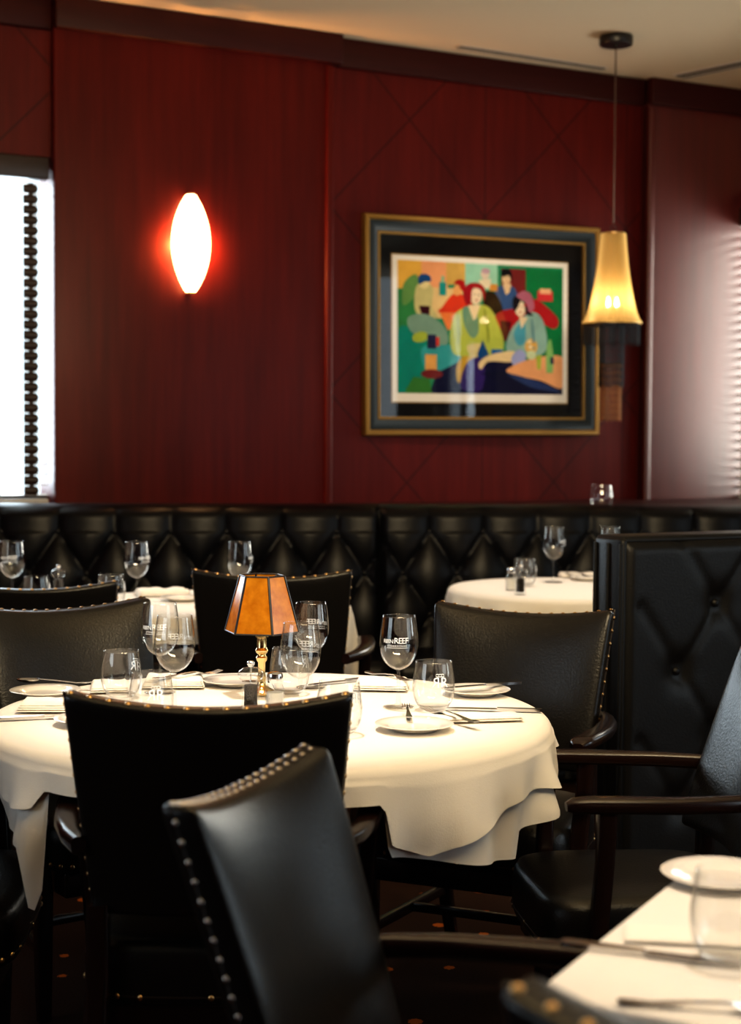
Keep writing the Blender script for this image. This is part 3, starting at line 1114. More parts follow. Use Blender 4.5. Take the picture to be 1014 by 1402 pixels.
def build_chair():
    root = thing('armchair', 'black leather armchair', 'chair')
    T = 0.062

    def bp(u, v, w):
        hw = 0.207 + 0.033 * v
        z = 0.52 + v * 0.378 + 0.025 * v * v * u * u
        y = -0.222 - 0.098 * v ** 1.15 + 0.030 * u * u
        y += (w - 0.5) * T
        if w > 0.9:
            y += 0.022 * (1 - abs(u) ** 5) * (1 - abs(2 * v - 1) ** 5)
        return Vector((u * hw, y, z))
    mb = MB()
    nu, nv = 18, 14
    vid = {}
    verts = []
    for w in (0, 1):
        for j in range(nv + 1):
            for i in range(nu + 1):
                vid[i, j, w] = len(verts)
                verts.append(bp(-1 + 2 * i / nu, j / nv, w))
    faces = []
    for j in range(nv):
        for i in range(nu):
            faces.append((vid[i, j, 1], vid[i + 1, j, 1], vid[i + 1, j + 1, 1], vid[i, j + 1, 1]))
            faces.append((vid[i, j, 0], vid[i, j + 1, 0], vid[i + 1, j + 1, 0], vid[i + 1, j, 0]))
    for j in range(nv):
        for i in (0, nu):
            faces.append((vid[i, j, 0], vid[i, j, 1], vid[i, j + 1, 1], vid[i, j + 1, 0]))
    for i in range(nu):
        for j in (0, nv):
            faces.append((vid[i, j, 0], vid[i + 1, j, 0], vid[i + 1, j, 1], vid[i, j, 1]))
    mb.add(verts, faces)
    back = mb.build('backrest', M_LEATHER, root, bevel=0.012, bseg=3, smooth=50)
    st = MB()
    n = 15
    for k in range(n):
        u = -0.95 + 1.9 * k / (n - 1)
        st.dome(bp(u, 1, 0.30) + Vector((0, 0, 0.0003)), (0, -0.3, 1), 0.0062)
    for s in (-1, 1):
        for k in range(13):
            v = 0.03 + 0.92 * k / 12
            st.dome(bp(s, v, 0.32), (s, 0, 0), 0.0060)
    welt(st, bp)
    st.build('stud_trim', [M_BRASS, M_WELT], back)
    # seat
    mb = MB()

    def seat_pt(x, y):
        return 0.02 * (1 - abs(x / 0.27) ** 3) * (1 - abs((y - 0.02) / 0.26) ** 3)
    lay = [(0.94, 0.352), (0.985, 0.358), (1.0, 0.375), (1.0, 0.425), (0.985, 0.447), (0.95, 0.462), (0.85, 0.470), (0.6, 0.476), (0.3, 0.480)]
    seg = 56
    verts, faces = [], []
    for s, z in lay:
        for k in range(seg):
            a = 2 * pi * k / seg
            ca, sa = cos(a), sin(a)
            ex = 0.42
            x = math.copysign(abs(ca) ** ex, ca)
            y = math.copysign(abs(sa) ** ex, sa)
            wx = 0.232 + 0.030 * (y + 1) / 2
            verts.append((x * wx * s, 0.018 + y * 0.245 * s, z))
    for i in range(len(lay) - 1):
        for k in range(seg):
            faces.append((i * seg + k, i * seg + (k + 1) % seg, (i + 1) * seg + (k + 1) % seg, (i + 1) * seg + k))
    faces.append([k for k in reversed(range(seg))])
    faces.append([(len(lay) - 1) * seg + k for k in range(seg)])
    mb.add(verts, faces)
    seat = mb.build('seat', M_LEATHER, root, smooth=60)
    st = MB()
    for k in range(0, seg):
        i0 = 2 * seg + k
        p_ = Vector(verts[i0])
        nr = Vector((p_.x, p_.y - 0.018, 0)).normalized()
        if k % 2 == 0:
            st.dome(Vector((p_.x, p_.y, 0.372)), nr, 0.0058)
    ring = [Vector((verts[2 * seg + k][0] * 0.992, 0.018 + (verts[2 * seg + k][1] - 0.018) * 0.992, 0.372)) for k in range(seg)]
    st.sweep(ring + [ring[0]], [(0.003, 0.003)] * (seg + 1), 6, 1)
    st.build('stud_trim', [M_BRASS, M_WELT], seat)
    mb = MB()
    mb.rbox((-0.225, -0.205, 0.295), (0.225, 0.225, 0.356), 0.008)
    mb.build('seat_frame', M_WOODBLK, root)
    for s in (-1, 1):
        mb = MB()
        path = [(s * 0.222, -0.262, 0.650), (s * 0.246, -0.205, 0.652), (s * 0.268, -0.12, 0.655), (s * 0.282, 0.0, 0.658), (s * 0.284, 0.10, 0.662), (s * 0.281, 0.19, 0.664), (s * 0.279, 0.222, 0.663), (s * 0.279, 0.238, 0.661)]
        sz = [(0.013, 0.016), (0.017, 0.016), (0.022, 0.016), (0.026, 0.016), (0.028, 0.016), (0.028, 0.016), (0.024, 0.014), (0.012, 0.008)]
        mb.sweep(path, sz, 16, square=3.2)
        mb.build('armrest', M_WOODBLK, root, smooth=50)
        mb = MB()
        mb.sweep([(s * 0.250, 0.158, 0.0), (s * 0.252, 0.160, 0.12), (s * 0.254, 0.162, 0.30), (s * 0.264, 0.160, 0.42), (s * 0.276, 0.152, 0.55), (s * 0.280, 0.150, 0.655)],
                 [0.015, 0.018, 0.021, 0.020, 0.019, 0.021], 16, square=5, up=(0, 1, 0))
        mb.build('leg', M_WOODBLK, root, smooth=50)
        mb = MB()
        mb.sweep([(s * 0.202, -0.335, 0.0), (s * 0.201, -0.275, 0.14), (s * 0.199, -0.232, 0.30), (s * 0.196, -0.222, 0.42), (s * 0.195, -0.224, 0.54)],
                 [0.015, 0.018, 0.021, 0.021, 0.020], 16, square=5, up=(0, 1, 0))
        mb.build('leg', M_WOODBLK, root, smooth=50)
        mb = MB()
        mb.sweep([(s * 0.201, -0.285, 0.16), (s * 0.251, 0.158, 0.16)], [(0.010, 0.014)] * 2, 10, square=4)
        mb.build('stretcher', M_WOODBLK, root, smooth=50)
    mb = MB()
    mb.sweep([(-0.228, -0.06, 0.16), (0.228, -0.06, 0.16)], [(0.010, 0.012)] * 2, 10, square=4)
    mb.build('stretcher', M_WOODBLK, root, smooth=50)
    return root


CH = build_chair()


LEAN = 0.16


def lean(p):
    return Vector((p.x, p.y - LEAN * max(0.0, p.z - 0.53), p.z))


def dense_studs(u0=0.955):
    st = MB()
    T = 0.062

    def bq(u, v, w):
        return Vector((u * (0.207 + 0.033 * v), -0.222 - 0.098 * v ** 1.15 + 0.030 * u * u + (w - 0.5) * T, 0.52 + v * 0.378 + 0.025 * v * v * u * u))
    for row, w_ in ((0, 0.26), (1, 0.60)):
        for k in range(20):
            u = -u0 + 2 * u0 * (k + 0.5 * row) / 19.5
            st.dome(lean(bq(u, 1, w_) + Vector((0, 0, 0.0003))), (0, -0.2, 1), 0.0062)
    for sd in (-1, 1):
        for k in range(18):
            st.dome(lean(bq(sd, 0.03 + 0.92 * k / 17, 0.32)), (sd, 0, 0), 0.0050)
    welt(st, lambda u, v, w: lean(bq(u, v, w)))
    o = st.build('stud_trim', [M_BRASS_COOL, M_WELT])
    me = o.data
    bpy.data.objects.remove(o)
    return me


def chair_at(x, y, face_deg, label, scale=1.0, group=None):
    """x,y: seat centre on the floor; face_deg: heading of its front, measured from +X"""
    return place(CH, label, (x, y, 0), radians(face_deg - 90), group, scale)


def chair_back_at(px, py_z, Y, face_deg, label, scale=1.0):
    """seat position from the middle of its top edge"""
    sy = scale[1] if isinstance(scale, tuple) else scale
    f = Vector((cos(radians(face_deg)), sin(radians(face_deg)), 0))
    X = ray(px, 700).x / ray(px, 700).y * Y
    c_ = Vector((X, Y, 0)) + f * 0.32 * sy
    return chair_at(c_.x, c_.y, face_deg, label, scale)


chair_back_at(284, 0, 2.545, 91, 'black leather armchair with its dark studded back toward us at the lamp table', (1.01, 1.0, 1.0))
fc = chair_back_at(321, 0, 1.95, -22, 'glossy black armchair turned sideways in front, bright studs along its slanted top', (0.82, 0.80, 1.0))
fc.location += Vector((cos(radians(-22)), sin(radians(-22)), 0)) * 0.052


def recline(chair, dense):
    for ch in chair.children:
        if ch.name.startswith('backrest'):
            ch.data = ch.data.copy()
            for v in ch.data.vertices:
                v.co = lean(v.co)
            for g in ch.children:
                if dense:
                    g.data = dense_studs()
                else:
                    g.data = g.data.copy()
                    for v in g.data.vertices:
                        v.co = lean(v.co)


recline(fc, True)
chair_back_at(722, 0, 4.00, 247, 'black armchair facing us across the lamp table, in front of the tall booth', (1.0, 0.9, 1.0))
chair_back_at(82, 0, 4.01, 306, 'black armchair facing us across the lamp table, below the left window', (1.0, 0.95, 1.0))
chair_back_at(44, 0, 4.56, 97, 'black armchair with studded curved back, behind the chair below the left window', (1.05, 0.95, 1.0))
chair_back_at(372, 0, 4.70, 90, 'black armchair with studded back seen behind the amber lampshade', (1.03, 0.78, 1.03))
rc = chair_at(0.553, 3.11, 188, 'black armchair at right facing left, pale light on its inner back', (0.80, 0.90, 1.0))
recline(rc, False)
chair_at(-0.935, 3.02, 4, 'black armchair cut by the left edge, only its wooden arm and post showing', 1.0)
chair_at(0.472, 1.312, 58, 'blurred black chair back in the near corner, against the square table', 1.0)

# ------------------------------------------------------------------ tables and cloths
TZ = 0.752
MC = Vector((-0.217, 3.33, 0))


def cloth(name, label, cx, cy, R, z, drop, folds, seed, flare=0.06, nd=14, amp=0.5, off=0.0, flat=0.0008, gap=0.0):
    """round cloth: flat top with slight ripple, rounded edge, hanging skirt with soft folds; drop(theta) = hang length"""
    mb = MB()
    seg = 330
    rr = [R * k / 14 for k in range(15)]
    verts, faces = [], []

    def nz_(x, y, s):
        return noise.noise(Vector((x * s, y * s, seed)))
    arc = 0.024
    for k in range(seg):
        th = 2 * pi * k / seg
        L = drop(math.degrees(th) % 360)
        ph = folds * th + 1.9 * noise.noise(Vector((cos(th) * 1.7, sin(th) * 1.7, seed + 3)))
        fold = (0.5 + 0.5 * sin(ph + 0.9 * sin(ph))) ** 1.3 + 0.22 * sin(2.3 * ph + 1.0)
        for r in rr[:-1]:
            x, y = r * cos(th), r * sin(th)
            verts.append((x, y, z + off + flat * nz_(x, y, 9)))
        for q in range(6):
            a = (pi / 2) * q / 5
            verts.append(((R - arc + arc * sin(a)) * cos(th), (R - arc + arc * sin(a)) * sin(th), z + off - arc + arc * cos(a)))
        for q in range(1, nd + 1):
            s = L * q / nd
            g = min(1.0, s / 0.13)
            r = R + 0.004 + gap * g + off * 2 + flare * s * 0.6 + (g ** 1.2) * amp * 0.075 * (fold - 0.35) + 0.012 * g * noise.noise(Vector((cos(th) * 6, sin(th) * 6, s * 7 + seed)))
            verts.append((r * cos(th), r * sin(th), z + off - arc - s))
    row = 14 + 6 + nd
    for k in range(seg):
        k2 = (k + 1) % seg
        for i in range(row - 1):
            faces.append((k * row + i, k2 * row + i, k2 * row + i + 1, k * row + i + 1))
    mb.add(verts, faces)
    o = mb.build(name, M_CLOTH, None, smooth=75)
    o.location = (cx, cy, 0)
    tag(o, label, 'tablecloth')
    return o


def round_table(label, cx, cy, R, z, four=False):
    t = thing('round_table', label, 'table', (cx, cy, 0))
    mb = MB()
    mb.lathe([(0.0, z - 0.030), (R - 0.02, z - 0.030), (R - 0.006, z - 0.022), (R - 0.006, z - 0.012), (R - 0.012, z - 0.006), (0.0, z - 0.006)], 64)
    mb.build('tabletop', M_TABLETOP, t)
    mb = MB()
    mb.lathe([(0.0, z - 0.05), (0.16, z - 0.05), (0.16, z - 0.030), (0.0, z - 0.030)], 24)
    mb.lathe([(0.0, 0.03), (0.055, 0.03), (0.04, 0.10), (0.036, 0.35), (0.036, z - 0.12), (0.06, z - 0.05), (0.0, z - 0.05)], 24)
    mb.build('pedestal', M_TABLEBLK, t)
    for k in range(4):
        a = pi / 4 + k * pi / 2
        X = Matrix.Rotation(a, 4, 'Z')
        mb = MB()
        br = min(0.36, R * 0.62)
        mb.sweep([(0.02, 0, 0.045), (br * 0.5, 0, 0.036), (br, 0, 0.018)], [(0.028, 0.022), (0.024, 0.018), (0.02, 0.016)], 10, 0, X, square=4)
        mb.build('foot', M_TABLEBLK, t)
    return t


def angd(a, b):
    return (a - b + 180) % 360 - 180


def lerp_tab(tab, th):
    th %= 360
    tab = sorted(tab)
    ext = [(tab[-1][0] - 360, tab[-1][1])] + tab + [(tab[0][0] + 360, tab[0][1])]
    for (a, x), (b, y) in zip(ext, ext[1:]):
        if a <= th <= b:
            return x + (y - x) * (th - a) / (b - a)
    return tab[0][1]


under = [(0, 0.036), (175, 0.036), (209, 0.036), (214, 0.125), (222, 0.145), (226.5, 0.15), (227.5, 0.26), (230, 0.27), (231, 0.036), (293.4, 0.036), (294.8, 0.140), (303, 0.155), (312, 0.175), (329, 0.205), (330.5, 0.155), (340, 0.135), (344, 0.11), (347, 0.036)]
over = [(0, 0.045), (175, 0.045), (209, 0.045), (213, 0.07), (222, 0.085), (229, 0.075), (231, 0.04), (293.2, 0.04), (294.6, 0.118), (302, 0.148), (307, 0.132), (322, 0.088), (334, 0.075), (348, 0.10), (353, 0.045)]
round_table('round dining table with black pedestal under the layered white cloths', MC.x, MC.y, 0.61, TZ - 0.008)
cloth('tablecloth', 'lower white cloth of the lamp table, hanging straight beneath the slanted hem', MC.x, MC.y, 0.606, TZ - 0.0045, lambda t_: lerp_tab(under, t_), 13, 8.0, flare=0.02, amp=0.62)
cloth('tablecloth', 'upper white cloth of the lamp table, its slanted hem draped over another', MC.x, MC.y, 0.614, TZ - 0.001, lambda t_: lerp_tab(over, t_), 13, 8.0, flare=0.10, amp=0.68, gap=0.005)

BZ = 0.78
L1 = Vector((-0.563, 5.36, 0))
L0 = Vector((-1.60, 5.47, 0))
RT = Vector((0.784, 6.02, 0))
for c_, R_t, lab, labc, sd, dr in ((L1, 0.50, 'round back table behind the amber lampshade, under white cloth', 'white cloth on the round back table behind the amber lampshade', 11, [(0, 0.27), (90, 0.2), (200, 0.2), (216, 0.055), (334, 0.055), (339, 0.28), (350, 0.30)]),
                               (L0, 0.43, 'round back table below the left window, mostly hidden by chairs', 'white cloth on the back table below the left window', 23, [(0, 0.2), (240, 0.2), (250, 0.055), (345, 0.055)]),
                               (RT, 0.48, 'round back table under white cloth, left of the tall booth', 'white cloth on the back table left of the tall booth', 37, [(0, 0.25)])):
    round_table(lab, c_.x, c_.y, R_t, BZ - 0.006)
    cloth('tablecloth', labc, c_.x, c_.y, R_t, BZ - 0.003, lambda t_: lerp_tab(dr, t_), 11, sd, flare=0.08, amp=0.4)

# square table in the near right corner
NZ = 0.752
c0 = PZ(735, 1356, NZ)
c1 = PZ(910, 1215, NZ)
dv = (c1 - c0).normalized()
du = Vector((dv.y, -dv.x, 0))
NXF = Matrix(((du.x, dv.x, 0, c0.x), (du.y, dv.y, 0, c0.y), (0, 0, 1, 0), (0, 0, 0, 1)))
NW, ND = 0.72, 0.58
nt_ = thing('square_table', 'small square dining table in the near right corner, under white cloth', 'table')
nt_.matrix_world = NXF
mb = MB()
mb.rbox((0.012, 0.012, NZ - 0.034), (NW - 0.012, ND - 0.012, NZ - 0.007), 0.006)
mb.build('tabletop', M_TABLETOP, nt_)
mb = MB()
X = Matrix.Translation((NW / 2, ND / 2, 0))
mb.lathe([(0.0, 0.03), (0.055, 0.03), (0.04, 0.10), (0.036, 0.35), (0.036, NZ - 0.12), (0.06, NZ - 0.034), (0.0, NZ - 0.034)], 24, 0, X)
mb.build('pedestal', M_TABLEBLK, nt_)
for k in range(4):
    mb = MB()
    X2 = X @ Matrix.Rotation(pi / 4 + k * pi / 2, 4, 'Z')
    mb.sweep([(0.02, 0, 0.045), (0.15, 0, 0.036), (0.28, 0, 0.018)], [(0.028, 0.022), (0.024, 0.018), (0.02, 0.016)], 10, 0, X2, square=4)
    mb.build('foot', M_TABLEBLK, nt_)
mb = MB()
per = []
cr_ = 0.015
for (cx, cy, a0) in ((NW - cr_, ND - cr_, 0), (cr_, ND - cr_, 90), (cr_, cr_, 180), (NW - cr_, cr_, 270)):
    for k in range(6):
        a = radians(a0 + 90 * k / 5)
        per.append((cx, cy, cos(a), sin(a)))
full = []
for i in range(len(per)):
    p, q = per[i], per[(i + 1) % len(per)]
    full.append(p)
    dist = hypot(p[0] - q[0], p[1] - q[1])
    if dist > 0.05:
        for s in range(1, 24):
            f = s / 24
            full.append(tuple(a + (b - a) * f for a, b in zip(p, q)))
rows = []
for off, z in [(-0.0, NZ - 0.002)] + [(cr_ * 0.4 * sin(q), NZ - 0.008 + 0.006 * cos(q)) for q in (0.5, 1.0, 1.57)] + [(None, NZ - 0.008 - 0.05 * s / 10) for s in range(1, 11)]:
    ring = []
    for i, (cx, cy, nx, ny) in enumerate(full):
        if off is None:
            s = (NZ - 0.008 - z)
            o_ = cr_ * 0.4 + 0.02 * s / 0.24 + 0.012 * (s / 0.05) * (0.5 + 0.5 * sin(i * 0.55 + 1.2 * noise.noise(Vector((i * 0.2, 0, 5)))))
            ring.append((cx + (cr_ * 0.9 + o_) * nx, cy + (cr_ * 0.9 + o_) * ny, z))
        else:
            ring.append((cx + (cr_ * 0.9 + off) * nx, cy + (cr_ * 0.9 + off) * ny, z))
    rows.append(ring)
n = len(full)
verts = [p for r in rows for p in r]
faces = [(i * n + k, i * n + (k + 1) % n, (i + 1) * n + (k + 1) % n, (i + 1) * n + k) for i in range(len(rows) - 1) for k in range(n)]
faces.append(list(range(n)))
mb.add(verts, faces)
o = mb.build('tablecloth', M_CLOTH, None, smooth=60)
o.matrix_world = NXF
tag(o, 'white cloth on the square table in the near right corner', 'tablecloth')

# ------------------------------------------------------------------ glassware
def text_mesh(s, size, spacing=1.0):
    cu = bpy.data.curves.new('txt', 'FONT')
    cu.body = s
    cu.size = size
    cu.align_x = 'CENTER'
    cu.space_character = spacing
    cu.resolution_u = 3
    ob = bpy.data.objects.new('txt', cu)
    COL.objects.link(ob)
    dg = bpy.context.evaluated_depsgraph_get()
    me = bpy.data.meshes.new_from_object(ob.evaluated_get(dg))
    vs = [v.co.copy() for v in me.vertices]
    fs = [list(p.vertices) for p in me.polygons]
    bpy.data.objects.remove(ob)
    bpy.data.curves.remove(cu)
    bpy.data.meshes.remove(me)
    # refine long triangles is unnecessary at this size
    return vs, fs


def r_at(prof, z):
    for (r0, z0_), (r1, z1_) in zip(prof, prof[1:]):
        if z0_ <= z <= z1_ and z1_ > z0_:
            return r0 + (r1 - r0) * (z - z0_) / (z1_ - z0_)
    return prof[-1][0]


def wrap_logo(items, outer, ang0=-90):
    """items: (verts, faces, x offset, z offset, mirror) -> mesh on the bowl surface, centred at heading ang0"""
    mb = MB()
    for vs, fs, dx, dz, mir in items:
        out_ = []
        for v in vs:
            x = (-v.x if mir else v.x) + dx
            z = v.y + dz
            r = r_at(outer, z) + 0.00025
            a = radians(ang0) + x / r
            out_.append((r * cos(a), r * sin(a), z))
        mb.add(out_, fs)
    return mb


W_OUT = [(0.0045, 0.084), (0.012, 0.0865), (0.022, 0.0925), (0.032, 0.103), (0.039, 0.117), (0.0425, 0.131), (0.0435, 0.145), (0.0427, 0.160), (0.0405, 0.178), (0.0385, 0.192), (0.0368, 0.205)]


def smooth_prof(p, n=3):
    return [interp(p, k / ((len(p) - 1) * n)) for k in range((len(p) - 1) * n + 1)]


def build_wineglass():
    t = thing('wine_glass', 'wine glass', 'wine glass')
    outer = smooth_prof(W_OUT)
    inner = [(max(0.0, r - 0.0011), z + (0.0016 if r < 0.02 else 0.0004)) for r, z in outer]
    inner[-1] = (outer[-1][0] - 0.0010, outer[-1][1])
    prof = [(0.0, 0.086)] + inner[1:] + [(outer[-1][0] - 0.0005, outer[-1][1] + 0.0006)] + list(reversed(outer))
    mb = MB()
    mb.lathe(prof, 48)
    bowl = mb.build('bowl', M_GLASS, t, smooth=80)
    mb = MB()
    mb.lathe([(0.0045, 0.0842), (0.0038, 0.075), (0.0034, 0.055), (0.0036, 0.030), (0.0048, 0.012), (0.008, 0.0062), (0.016, 0.0042), (0.030, 0.0022), (0.0350, 0.0014), (0.0352, 0.0006), (0.0345, 0.0), (0.0, 0.0)], 48)
    mb.build('stem', M_GLASS_THICK, t, smooth=80)
    l0 = text_mesh("RIB'N", 0.0125, 0.86)
    l1 = text_mesh('REEF', 0.0180, 0.86)
    l2 = text_mesh('STEAKHOUSE', 0.0062, 1.25)
    bar = MB()
    bar.grid(24, 1, lambda u, v: (-0.024 + 0.048 * u, 0.0008 * v, 0))
    mb = wrap_logo([(l0[0], l0[1], -0.0195, 0.1480, False), (l1[0], l1[1], 0.0110, 0.1480, False), (l2[0], l2[1], 0.001, 0.1405, False), (bar.v, bar.f, 0.001, 0.1375, False)], outer)
    mb.build('logo', M_ETCH, bowl, smooth=0)
    return t


S_OUT = [(0.0, 0.0), (0.024, 0.0004), (0.030, 0.003), (0.036, 0.010), (0.0425, 0.022), (0.0462, 0.037), (0.0472, 0.050), (0.0462, 0.066), (0.0440, 0.083), (0.0420, 0.096), (0.0405, 0.107)]


def build_stemless():
    t = thing('stemless_glass', 'stemless glass', 'tumbler')
    outer = smooth_prof(S_OUT)
    inner = [(max(0.0, r - 0.0013), z) for r, z in outer if z > 0.0095]
    prof = [(0.0, 0.0075), (0.020, 0.0078), (0.030, 0.0090)] + inner + [(outer[-1][0] - 0.0006, outer[-1][1] + 0.0007)] + list(reversed(outer))
    mb = MB()
    mb.lathe(prof, 48)
    bowl = mb.build('bowl', M_GLASS, t, smooth=70)
    r1 = text_mesh('R', 0.031)
    mb = wrap_logo([(r1[0], r1[1], -0.0095, 0.056, True), (r1[0], r1[1], 0.0095, 0.056, False)], outer[2:])
    for k in range(3):
        pth = [(-0.009 + 0.006 * k + 0.0038 * cos(a), 0.0815 + 0.0030 * sin(a)) for a in [2 * pi * q / 14 for q in range(15)]]
        for (xa, za), (xb, zb) in zip(pth, pth[1:]):
            rr = 0.0448
            dz = 0.0007
            q = []
            for x_, z_ in ((xa, za - dz), (xb, zb - dz), (xb, zb + dz), (xa, za + dz)):
                r = r_at(outer[2:], z_) + 0.0003
                a = radians(-90) + (x_ + 0.003) / r
                q.append((r * cos(a), r * sin(a), z_))
            mb.add(q, [(0, 1, 2, 3)])
    mb.build('logo', M_ETCH, bowl, smooth=0)
    return t


WG = build_wineglass()
SG = build_stemless()


def wg(px, py, z, label, sc=1.0, rot=0, group=None):
    p = PZ(px, py, z)
    return place(WG, label, (p.x, p.y, z), radians(rot), group, sc)


def sg(px, py, z, label, sc=1.0, rot=0, group=None):
    p = PZ(px, py, z)
    return place(SG, label, (p.x, p.y, z), radians(rot), group, sc)


TT = TZ + 0.0018
BT = BZ - 0.0015
wg(545, 968, TT, 'wine glass standing alone at the right of the lamp table', 1.0, -8)
wg(219, 948, TT, 'wine glass on the lamp table, rear one of the overlapping pair on the left', 1.03, -10)
wg(239, 974, TT, 'wine glass on the lamp table, front one of the overlapping pair on the left', 1.03, 170)
wg(411, 983, TT, 'wine glass on the lamp table, just right of the salt shaker', 1.0, 150)
wg(425, 941, TT, 'wine glass on the lamp table, partly behind the amber lampshade edge', 1.0, 160)
sg(593, 971, TT, 'stemless glass on the lamp table with an emblem, beside the lone wine glass', 1.0, 16)
sg(166, 954, TT, 'stemless glass on the lamp table, farthest left, in front of a napkin', 1.0, 140)
sg(207, 990, TT, 'stemless glass on the lamp table, rising just over the near chair back', 1.0, 20)
sg(396, 949, TT, 'stemless glass on the lamp table, behind the salt shaker', 1.0, 120)
sg(464, 1004, TT, 'stemless glass on the lamp table, at the right corner of the near chair back', 1.0, 130)
wg(17, 826, BT, 'wine glass on the back table below the left window', 1.05, 0)
wg(187, 826, BT, 'wine glass on the back table, right of the stemless glass near the left chairs', 1.05, 60)
wg(328, 826, BT, 'wine glass rising above the studded chair back behind the lampshade', 1.05, 90)
sg(152, 831, BT, 'stemless glass on the back table, right of the glass pepper mill', 1.03, 90)
sg(50, 832, BT, 'low stemless glass on the back table below the left window', 1.0, 90)
wg(757, 797, BT, 'wine glass in the middle of the back table by the booth', 1.1, 70)
wg(834, 796, BT, 'wine glass half hidden behind the tall booth', 1.1, 70)
sg(718, 802, BT, 'stemless glass on the back table by the booth, behind the salt and pepper', 1.0, 80)
p = PY(823, 690, 7.18)
place(SG, 'stemless glass on the ledge behind the bench, below the pendant', (p.x, 7.18, LEDGE_Z), 1.0, None, 1.1)
sg(1000, 1318, NZ - 0.001, 'blurred stemless glass on the square table in the near corner', 1.0, 100)

# ------------------------------------------------------------------ plates, cutlery, napkins
def build_plate():
    mb = MB()
    mb.lathe([(0.0, 0.0035), (0.040, 0.0035), (0.050, 0.0050), (0.056, 0.0090), (0.080, 0.0135), (0.0815, 0.0128), (0.081, 0.0118), (0.058, 0.0066), (0.050, 0.0012), (0.048, 0.0), (0.0, 0.0)], 56)
    o = mb.build('side_plate', M_CHINA, None, smooth=60)
    return tag(o, 'side plate', 'plate')


PL = build_plate()


def plate(px, py, z, label, sc=1.0):
    p = PZ(px, py, z)
    return place(PL, label, (p.x, p.y, z), 0, None, sc)


plate(567, 998, TT, 'side plate at the front right of the lamp table with a fork lying across it')
plate(651, 950, TT, 'side plate at the far right of the lamp table, in front of the leather chair')
plate(322, 937, TT, 'side plate behind the brass lamp stem')
plate(62, 951, TT, 'side plate at the far left of the lamp table, holding a spoon')
plate(128, 990, TT, 'side plate behind the left end of the near studded chair back')
plate(985, 1206, NZ - 0.001, 'blurred plate at the far edge of the square table in the near corner', 0.98)
plate(806, 794, BT, 'side plate on the back table near the booth')
plate(250, 822, BT, 'side plate on the back table left of the lampshade chair')


def ribbon(mb, pts, th=0.0022):
    """pts: (x, halfwidth, z) along x -> flat bar"""
    vs, fs = [], []
    for x, w, z in pts:
        vs += [(x, -w, z), (x, w, z), (x, w, z + th), (x, -w, z + th)]
    for i in range(len(pts) - 1):
        for k in range(4):
            fs.append((i * 4 + k, i * 4 + (k + 1) % 4, (i + 1) * 4 + (k + 1) % 4, (i + 1) * 4 + k))
    fs.append((3, 2, 1, 0))
    e = (len(pts) - 1) * 4
    fs.append((e, e + 1, e + 2, e + 3))
    mb.add(vs, fs)


def build_fork():
    mb = MB()
    ribbon(mb, [(-0.095, 0.004, 0.002), (-0.090, 0.0085, 0.0015), (-0.06, 0.0070, 0.0005), (-0.02, 0.0035, 0.0055), (0.018, 0.0030, 0.0080), (0.030, 0.0070, 0.0055), (0.040, 0.0115, 0.0020), (0.052, 0.0118, 0.0005)])
    for k in range(4):
        y = -0.0098 + 0.00653 * k
        vs = [(0.050, y, 0.001), (0.072, y, 0.0012), (0.095, y, 0.0068)]
        mb.sweep(vs, [(0.0019, 0.0012), (0.0017, 0.0012), (0.0009, 0.0008)], 6)
    o = mb.build('fork', M_STEEL, None, smooth=50, )
    return tag(o, 'fork', 'fork')


def build_knife():
    mb = MB()
    ribbon(mb, [(-0.105, 0.0050, 0.0), (-0.100, 0.0088, 0.0), (-0.06, 0.0080, 0.0), (-0.015, 0.0058, 0.0005), (-0.006, 0.0045, 0.0010)], 0.0062)
    ribbon(mb, [(-0.008, 0.0050, 0.0022), (0.0, 0.0085, 0.0022), (0.05, 0.0095, 0.0020), (0.085, 0.0080, 0.0018), (0.100, 0.0045, 0.0016), (0.105, 0.0012, 0.0016)], 0.0018)
    o = mb.build('table_knife', M_STEEL, None, smooth=50)
    return tag(o, 'table knife', 'knife')


def build_spoon():
    mb = MB()
    ribbon(mb, [(-0.090, 0.004, 0.002), (-0.085, 0.0085, 0.0015), (-0.055, 0.0065, 0.0005), (-0.015, 0.0032, 0.0045), (0.030, 0.0030, 0.0080), (0.036, 0.0040, 0.0075)])
    X = Matrix.Translation((0.060, 0, 0.0090)) @ Matrix.Diagonal((0.030, 0.0185, 0.009, 1))
    mb.lathe([(0.0, -1.0), (0.4, -0.92), (0.75, -0.62), (0.95, -0.25), (1.0, 0.0), (0.93, 0.0), (0.7, -0.45), (0.35, -0.75), (0.0, -0.82)], 24, 0, X)
    o = mb.build('spoon', M_STEEL, None, smooth=60)
    return tag(o, 'spoon', 'spoon')


FK, KN, SPN = build_fork(), build_knife(), build_spoon()


def lay(proto, p0, p1, z, label, zlift=0.0, tilt=0.0, sc=None):
    """lay cutlery with its handle end at image point p0 and its tip toward p1"""
    a, b = PZ(*p0, z), PZ(*p1, z)
    d = b - a
    c_ = a + d * 0.5
    o = place(proto, label, (c_.x, c_.y, z + zlift), 0, None, sc)
    o.rotation_euler = (tilt if isinstance(tilt, float) else 0, 0, atan2(d.y, d.x))
    return o


